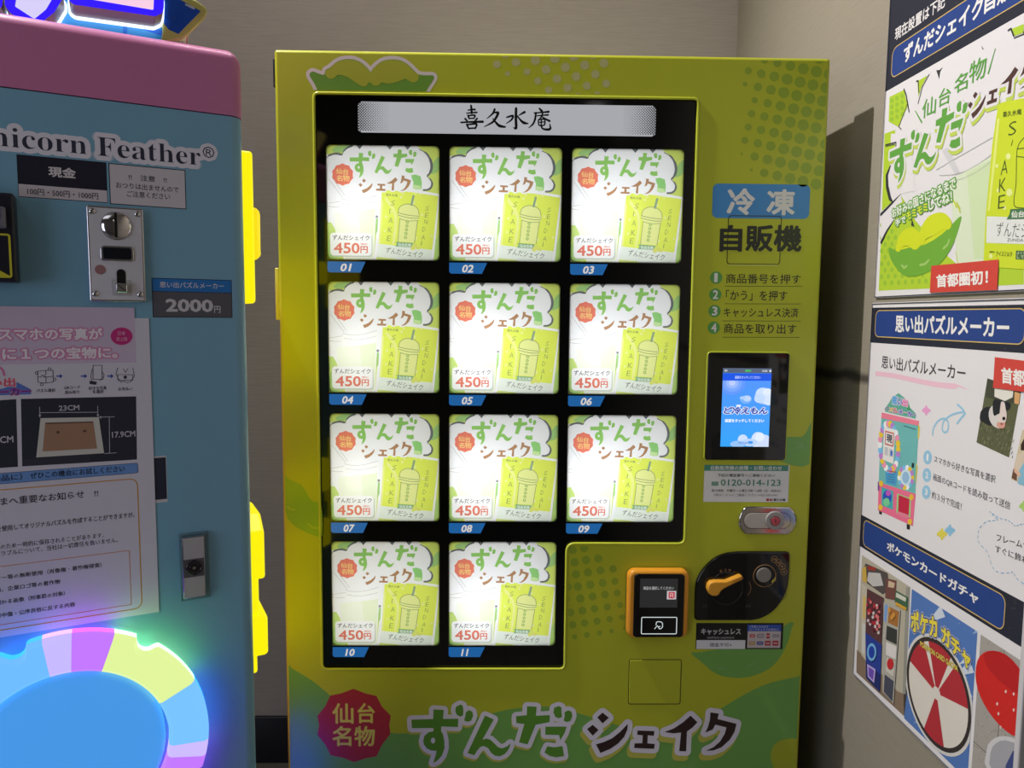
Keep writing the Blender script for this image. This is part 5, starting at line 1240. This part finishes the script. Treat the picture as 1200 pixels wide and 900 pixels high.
A.poly([zc(164, 676), zc(222, 690), zc(212, 872), zc(156, 848)], (232, 228, 226), 5); A.poly([zc(170, 696), zc(216, 708), zc(212, 782), zc(168, 768)], (196, 90, 70), 6); A.poly([zc(174, 704), zc(212, 714), zc(208, 774), zc(172, 762)], (232, 228, 226), 7)
A.text('現', zc(178, 712), zc(206, 764), (50, 48, 60), 8, bold=.03)
for x, y in ((176, 800), (200, 808)): A.poly([zc(x-9, y-18), zc(x+9, y-14), zc(x+8, y+28), zc(x-10, y+24)], (196, 196, 200), 6)
A.poly([zc(198, 800), zc(210, 804), zc(208, 830), zc(197, 826)], (70, 110, 200), 7)
A.poly([zd(170, 226), zd(232, 238), zd(228, 312), zd(172, 298)], (78, 158, 206), 4)
for k in range(4): A.line([zd(182, 248+13*k), zd(220, 256+13*k)], .0007, (40, 60, 96), 5)
A.line([zd(178, 232), zd(226, 240)], .0018, (190, 60, 70), 5)
for k in range(14):
    t = k/14*2*math.pi; A.ell(*zd(278+34*math.cos(t), 268+52*math.sin(t)), 2.4, 3.6, pc[k % 4], 4, 8)
A.ell(*zd(278, 268), 6.4, 9.6, (206, 226, 238), 5, 16); A.ell(*zd(278, 268), 4.2, 7, (150, 190, 220), 6, 14)
A.poly([zd(310, 190), zd(322, 193), zd(320, 218), zd(308, 214)], (40, 50, 56), 4); A.line([zc(268, 670), zc(330, 690)], .0011, (50, 60, 80), 4)
A.poly([zc(165, 580), zc(190, 548), zc(205, 520), zc(240, 498), zc(290, 540), zc(300, 575), (1073.8, 485), (1073, 490.5), zc(260, 618), zc(170, 596)], (96, 170, 150), 2)
for t, x0, y0, x1, y1, c in (('思', 206, 512, 232, 562, (80, 156, 216)), ('い', 236, 520, 258, 566, (120, 120, 206)), ('出', 260, 526, 288, 572, (226, 110, 170)), ('パ', 168, 566, 188, 592, (60, 60, 110)), ('ズ', 190, 570, 212, 600, (230, 170, 60)), ('ル', 212, 574, 236, 606, (206, 70, 110)), ('メ', 238, 580, 262, 612, (130, 80, 190)), ('ー', 266, 596, 296, 606, (240, 120, 160)), ('カ', 288, 592, 308, 624, (90, 80, 190)), ('ー', 308, 606, 332, 618, (110, 90, 160))):
    A.text(t, zc(x0, y0), zc(x1, y1), c, 5, bold=.05, out=(.06, (232, 228, 230)))
A.poly([zc(280, 560), zc(294, 566), zc(302, 590), zc(286, 584)], (70, 150, 90), 3)
A.build('cabinet_print', t2)
A = Art(W, DW, 'ink'); SKY = (150, 196, 222)
def puz(cx, cy, s, c, f):
    A.poly([f(cx-s, cy-s*1.0), f(cx+s*.9, cy-s*.8), f(cx+s*.9, cy+s*1.2), f(cx-s, cy+s)], c, 2)
    for dx, dy in ((0, -1.2), (1.2, .1), (-1.2, .1), (0, 1.4)): A.ell(*f(cx+dx*s, cy+dy*s), s*.42/4.5, s*.6/4.5, c, 2, 10)
A.build('heading_mark', t2) if A.v else None
for q in ((385, 588, 14, (232, 160, 206), zc), (468, 565, 17, (222, 208, 84), zd), (510, 545, 17, (140, 190, 222), zd), (900, 418, 16, (170, 206, 110), zd)): A = Art(W, DW, 'ink'); puz(*q); A.build('puzzle_print', t2)
A = Art(W, DW, 'ink')
A.line(smooth([zc(*p) for p in ((419, 718), (424, 680), (448, 645), (478, 632), (500, 650), (500, 690), (484, 706), (470, 690), (476, 650), (510, 618), (552, 602), (586, 598))], closed=False, n=3), .0032, SKY, 2); A.line([zc(550, 558), zc(576, 582), zc(590, 606), zc(572, 626), zc(548, 658)], .0036, SKY, 2)
A.build('arrow_print', t2); A = Art(W, DW, 'ink')
for k, (t, cx, cy) in enumerate((('1', 392, 162), ('2', 388, 255), ('3', 385, 345))): A.ell(*zd(cx, cy), 5.0, 8.2, SKY, 2, 22); A.text(t, zd(cx-(6 if k else 4), cy-20), zd(cx+(7 if k else 4), cy+20), (232, 230, 232), 3, bold=.03)
A.text('スマホから好きな写真を選択', zd(428, 152), TR=zd(752, 258), BL=zd(426, 188), c=(70, 68, 72), layer=3, bold=.002)
A.text('画面のQRコードを読み取って送信', zd(423, 245), TR=zd(830, 396), BL=zd(421, 284), c=(70, 68, 72), layer=3, bold=.002)
A.text('約３分で完成！', zd(416, 338), TR=zd(572, 402), BL=zd(414, 376), c=(70, 68, 72), layer=3, bold=.002)
A.build('step_list', t2); A = Art(W, DW, 'ink')
cl = smooth([zd(*p) for p in ((720, 447), (740, 470), (762, 490), (735, 496), (700, 502), (668, 535), (658, 575), (664, 615), (700, 650), (718, 690), (735, 740), (765, 768), (810, 772), (842, 768), (862, 800), (900, 828), (960, 850))], closed=False, n=3)
cl2 = smooth([zd(*p) for p in ((720, 447), (745, 465), (775, 484), (810, 492), (835, 506), (855, 524), (880, 516), (910, 514), (960, 530))], closed=False, n=3)
for Pth in (cl, cl2):
    for i in range(0, len(Pth)-1, 2): A.line([Pth[i], Pth[i+1]], .0012, (120, 170, 206), 3, n=4)
A.text('フレームつきで', zd(757, 565), TR=zd(1010, 632), BL=zd(755, 602), c=(70, 68, 72), layer=3, bold=.004); A.text('すぐに飾れる', zd(750, 622), TR=zd(960, 700), BL=zd(748, 660), c=(70, 68, 72), layer=3, bold=.004)
A.build('speech_cloud', t2)
# dog photograph
A = Art(W, DW, 'ink')
A.poly([zc(708, 420), zc(886, 480), zc(822, 838), zc(650, 758)], (92, 94, 66), 2)
A.poly([zc(708, 420), zc(886, 480), zc(876, 560), zc(700, 520)], (70, 72, 56), 3); A.poly([zc(748, 440), zc(846, 470), zc(842, 520), zc(800, 540), zc(745, 516)], (226, 222, 212), 4); A.poly([zc(852, 490), zc(882, 500), zc(874, 558), zc(850, 552)], (216, 164, 110), 4)
for k in range(110):
    x, y = 665+random.random()*180, 640+random.random()*170; y += (x-700)*.3
    if y < 760+(x-650)*.43: A.line([zc(x, y), zc(x+5, y-12)], .0009, random.choice([(122, 124, 92), (64, 66, 46), (142, 138, 110)]), 3, n=4)
A.poly(smooth([zc(*p) for p in ((672, 600), (690, 578), (720, 570), (745, 600), (740, 660), (715, 668), (685, 650), (670, 640))], n=2), (38, 38, 42), 5)
A.poly(smooth([zc(*p) for p in ((722, 580), (750, 560), (790, 600), (800, 650), (780, 684), (748, 676), (728, 655), (716, 620))], n=2), (214, 208, 204), 6)
A.poly(smooth([zc(*p) for p in ((738, 545), (752, 530), (790, 540), (815, 545), (832, 556), (826, 580), (810, 590), (790, 600), (762, 610), (745, 618), (738, 590))], n=2), (36, 36, 40), 7)
A.poly(smooth([zc(*p) for p in ((782, 545), (800, 548), (806, 580), (812, 610), (806, 650), (784, 650), (768, 634), (775, 600))], n=2), (224, 206, 200), 8); A.ell(*zc(797, 632), 1.9, 2.2, (30, 28, 30), 9, 12)
A.poly(smooth([zc(*p) for p in ((764, 650), (790, 656), (805, 652), (800, 680), (778, 684), (760, 672))], n=2), (216, 158, 140), 9); A.ell(*zc(786, 660), 1.6, 1.4, (166, 86, 86), 10, 10)
A.build('dog_photo', t2)
A = Art(W, DW, 'ink')
A.poly([zc(893, 690), zc(960, 706), zc(960, 1020), zd(900, 308), zd(833, 276)], (206, 190, 160), 2); A.poly([zc(884, 770), zc(900, 740), zc(960, 750), zc(960, 800), zc(884, 800)], (60, 42, 34), 3)
A.poly([zd(842, 240), zd(868, 150), zd(900, 130), zd(960, 140), zd(960, 300), zd(880, 292)], (214, 196, 176), 4); A.poly([zd(868, 300), zd(876, 230), zd(900, 190), zd(960, 200), zd(960, 330)], (134, 184, 206), 5); A.poly([zd(836, 270), zd(846, 220), zd(866, 252), zd(862, 286)], (110, 76, 60), 5); A.poly([zd(852, 215), zd(885, 248), zd(880, 268), zd(850, 238)], (222, 178, 150), 6)
A.build('family_photo', t2)
A = Art(W, DW-.0004, 'ink')
A.poly([zc(750, 308), zc(960, 334), zc(960, 500), zc(740, 470)], (206, 70, 62), 11)
A.text('首都圏初！', zc(785, 360), TR=zc(1075, 400), BL=zc(785, 446), c=(236, 230, 226), layer=13, bold=.035)
A.build('red_sign', t2)
# three photographs along the foot
A = Art(W, DW, 'ink')
def ph(P, c, L=2, f=ze): A.poly([f(*p) for p in P], c, L)
ph([(105, 36), (301, 166), (276, 690), (82, 512)], (182, 174, 156))
ph([(84, 420), (130, 460), (250, 590), (276, 600), (276, 690), (82, 512)], (136, 116, 98), 3)
ph([(272, 560), (300, 500), (276, 690)], (70, 64, 62), 3); ph([(284, 166), (301, 166), (282, 600), (270, 600)], (150, 148, 140), 3)
for k, (P, c) in enumerate((([(120, 70), (210, 110), (216, 180), (190, 196), (110, 140), (108, 96)], (86, 78, 78)), ([(128, 80), (160, 86), (160, 100), (130, 96)], (160, 60, 50)), ([(132, 106), (180, 110), (192, 160), (150, 164), (126, 140)], (196, 192, 190)), ([(106, 92), (122, 80), (126, 150), (108, 142)], (206, 170, 80)), ([(204, 130), (246, 140), (242, 220), (200, 210)], (116, 74, 70)), ([(214, 140), (240, 150), (236, 170), (212, 166)], (206, 180, 150)),
    ([(242, 178), (294, 208), (290, 262), (240, 228)], (66, 100, 76)), ([(246, 188), (286, 210), (284, 226), (244, 206)], (206, 206, 190)), ([(244, 226), (288, 250), (286, 262), (242, 238)], (210, 160, 60)), ([(106, 150), (130, 170), (126, 470), (104, 440)], (196, 188, 170)), ([(112, 200), (124, 206), (120, 300), (110, 290)], (216, 184, 110)), ([(108, 310), (122, 320), (118, 440), (106, 430)], (206, 206, 200)),
    ([(128, 172), (196, 210), (186, 400), (122, 350)], (92, 60, 64)), ([(122, 350), (188, 400), (180, 590), (124, 530)], (46, 66, 150)), ([(124, 470), (182, 520), (180, 592), (124, 534)], (40, 50, 110)), ([(196, 226), (264, 256), (236, 640), (192, 590)], (176, 172, 162)), ([(202, 240), (214, 236), (206, 310), (198, 300)], (120, 160, 220)), ([(220, 246), (260, 266), (254, 330), (214, 310)], (166, 112, 60)), ([(210, 322), (252, 340), (250, 400), (206, 378)], (60, 62, 60)),
    ([(208, 388), (250, 408), (246, 460), (206, 440)], (222, 216, 214)), ([(210, 452), (244, 470), (238, 530), (206, 506)], (206, 200, 190)), ([(202, 520), (238, 548), (232, 630), (198, 590)], (74, 76, 92)))): ph(P, c, 4+k)
for k in range(46):
    x, y = 132+random.random()*52, 215+random.random()*120; A.ell(*ze(x, y+(x-132)*.4), 1.5, 2.2, random.choice([(206, 196, 196), (170, 50, 60), (220, 120, 120), (110, 40, 50)]), 30, 8)
A.ell(*ze(150, 430), 5.5, 10.5, (120, 180, 226), 30, 16); A.ell(*ze(150, 430), 3.6, 7.2, (40, 70, 170), 31, 16); ph([(132, 478), (166, 500), (160, 556), (134, 530)], (190, 170, 226), 30); ph([(138, 490), (160, 504), (156, 544), (138, 526)], (110, 80, 180), 31)
A.ell(*ze(226, 478), 4.0, 6.6, (196, 46, 52), 31, 14)
for x, y in ((222, 260), (232, 290), (240, 280)): A.ell(*ze(x, y), 1.8, 3, (210, 150, 70), 31, 8)
A.build('shop_photo', t2)
A = Art(W, DW, 'ink')
q0, q1 = W.px(*ze(303, 168), DW), W.px(*ze(566, 345), DW); ua, ub = W.px(*ze(292, 430), DW)[0], W.px(*ze(555, 620), DW)[0]; vtop_ = (q0[1]+q1[1])/2; vlow_ = v0+.012
A.rect((ua, vtop_), (ub, vlow_), (84, 120, 184), 2, local=True)
for k in range(16):
    x = ua+random.random()*(ub-ua); y = vlow_+random.random()*(vtop_-vlow_); L_2 = .01+random.random()*.03
    P = clip(clip([(x, y), (x+L_2, y+L_2*1.3), (x+L_2*1.4, y+L_2*.9)], 0, ub, True), 1, vtop_, True)
    if len(P) > 2: A.polys([P], random.choice([(120, 156, 206), (206, 214, 226), (60, 96, 166), (150, 176, 214)]), 3)
for k in range(30): A.polys([circ(ua+.003+random.random()*(ub-ua-.006), vlow_+.003+random.random()*(vtop_-vlow_-.006), .0006+random.random()*.0008, n=6)], (220, 226, 236), 4)
cc_ = W.px(*ze(417, 604), DW); bb = W.px(*ze(417, 356), DW); rad = min((ub-ua)/2+.003, bb[1]-cc_[1])
rx_ = (ub-ua)*.5; cu0_ = (ua+ub)/2
def blob(r, c, L): A.polys([clip(clip([(cu0_+r*math.cos(2*math.pi*k/48), cc_[1]+r*math.sin(2*math.pi*k/48)) for k in range(48)], 0, ub, True), 0, ua, False)], c, L)
blob(rx_*1.06, (214, 210, 206), 5); blob(rx_*1.0, (58, 50, 50), 6); blob(rx_*.92, (222, 214, 204), 7)
rr2 = rx_*.92      # a plain striped toy ball
for a0, a1 in ((12, 58), (68, 112), (122, 168), (250, 290)):
    P = [(cu0_, cc_[1])] + [(cu0_+rr2*math.cos(R(a0+(a1-a0)*i/12)), cc_[1]+rr2*math.sin(R(a0+(a1-a0)*i/12))) for i in range(13)]
    A.polys([P], (178, 50, 60), 8)
A.polys([circ(cu0_, cc_[1], rx_*.12, n=24)], (222, 214, 204), 9)
YT, YB = (232, 212, 72), (44, 62, 130)
A.text('ポケカ', ze(303, 258), TR=ze(411, 282), BL=ze(306, 346), c=YT, layer=12, bold=.05, out=[(.06, YB), (.09, (206, 212, 226))])
A.text('ガチャ', ze(428, 312), TR=ze(547, 428), BL=ze(430, 392), c=YT, layer=12, bold=.05, out=[(.06, YB), (.09, (206, 212, 226))])
A.text('POKEMON CARD GACHA', ze(343, 384), TR=ze(497, 486), BL=ze(343, 406), c=(222, 202, 90), layer=12, bold=.035, out=(.03, (70, 56, 50)))
A.build('toy_poster_print', t2)
A = Art(W, DW, 'ink')
ua, ub = W.px(*ze(570, 600), DW)[0], u1-.012; vt_ = W.px(*ze(620, 380), DW)[1]
A.rect((ua, vt_), (ub, vlow_), (166, 160, 154), 2, local=True)
for k in range(240):
    x, y = ua+.001+random.random()*(ub-ua-.002), vlow_+.001+random.random()*(vt_-vlow_-.002); A.polys([circ(x, y, .0005+random.random()*.0006, n=5)], random.choice([(134, 128, 122), (196, 192, 186), (112, 108, 104)]), 3)
A.line([(ua, vlow_+.065), (ub, vlow_+.065)], .0012, (96, 92, 90), 4, local=True, cap=False); A.line([(ua+.05, vt_), (ua+.05, vlow_+.065)], .001, (96, 92, 90), 4, local=True, cap=False)
A.poly(smooth([ze(*p) for p in ((566, 520), (574, 465), (600, 432), (640, 424), (690, 440), (740, 490), (775, 560), (795, 640), (800, 720), (780, 770), (735, 775), (690, 750), (640, 700), (600, 640), (575, 580))], n=2), (208, 42, 40), 5)
A.poly(smooth([ze(*p) for p in ((600, 440), (640, 424), (700, 448), (750, 510), (780, 590), (740, 600), (680, 560), (620, 500))], n=2), (186, 34, 38), 6)
for x, y in ((660, 680), (655, 640), (690, 590), (722, 600), (668, 735), (722, 665)): A.ell(*ze(x, y), 1.2, 2, (236, 196, 190), 7, 8)
A.poly(smooth([ze(*p) for p in ((612, 830), (630, 790), (665, 772), (710, 775), (760, 800), (800, 850), (800, 920), (620, 920))], n=2), (206, 204, 206), 8); A.poly(smooth([ze(*p) for p in ((628, 840), (650, 800), (690, 788), (750, 812), (790, 860), (790, 920), (640, 920))], n=2), (166, 164, 170), 9)
A.poly([ze(690, 890), ze(720, 830), ze(790, 860), ze(790, 930), ze(690, 930)], (66, 76, 130), 10)
A.build('capsule_photo', t2)
A = Art(W, DW, 'ink'); A.line([(u0+.002, v1-.002), (u0+.002, v0+.003), (u1-.002, v0+.003), (u1-.002, v1-.002)], .0015, (44, 48, 72), 12, local=True, closed=True, n=4); A.build('border_line', t2)
# ---- grey partition edge that reaches into the picture at the lower right
G = Frame(0, 0, 0)
gp = []
GD_ = -.62
e0 = CAM + (_f+_r*((1199-600)/F_PX)-_u*((725-450)/F_PX))*(( GD_-CAM.y)/(_f+_r*((1199-600)/F_PX)-_u*((725-450)/F_PX)).y)
e1 = CAM + (_f+_r*((1187-600)/F_PX)-_u*((900-450)/F_PX))*((GD_-CAM.y)/(_f+_r*((1187-600)/F_PX)-_u*((900-450)/F_PX)).y)
gmt = node_mat('speckled_grey', lambda nt, b: (b.inputs['Roughness'].__setattr__('default_value', .6), (lambda n, c: (n.inputs['Scale'].__setattr__('default_value', 420), setattr(c.color_ramp.elements[0], 'color', rgba((132, 128, 130))), setattr(c.color_ramp.elements[1], 'color', rgba((182, 178, 180))), nt.links.new(n.outputs['Fac'], c.inputs[0]), nt.links.new(c.outputs[0], b.inputs['Base Color'])))(nt.nodes.new('ShaderNodeTexNoise'), nt.nodes.new('ShaderNodeValToRGB'))))
xg = e1.x
sx = lambda z: e1.x+(e0.x-e1.x)*(z-e1.z)/(e0.z-e1.z)
bx = MB(G).prism([(sx(0), 0), (sx(0)+.14, 0), (1.085, e0.z+.02), (sx(e0.z+.02), e0.z+.02)], GD_-.008, GD_, gmt, .002)
o = bx.build('partition_panel', base=(sx(.5), GD_, 0)); tag(o, 'grey speckled panel edge in the lower right corner, in front of the posters', 'panel')
print('panel', sx(0), e0, e1)
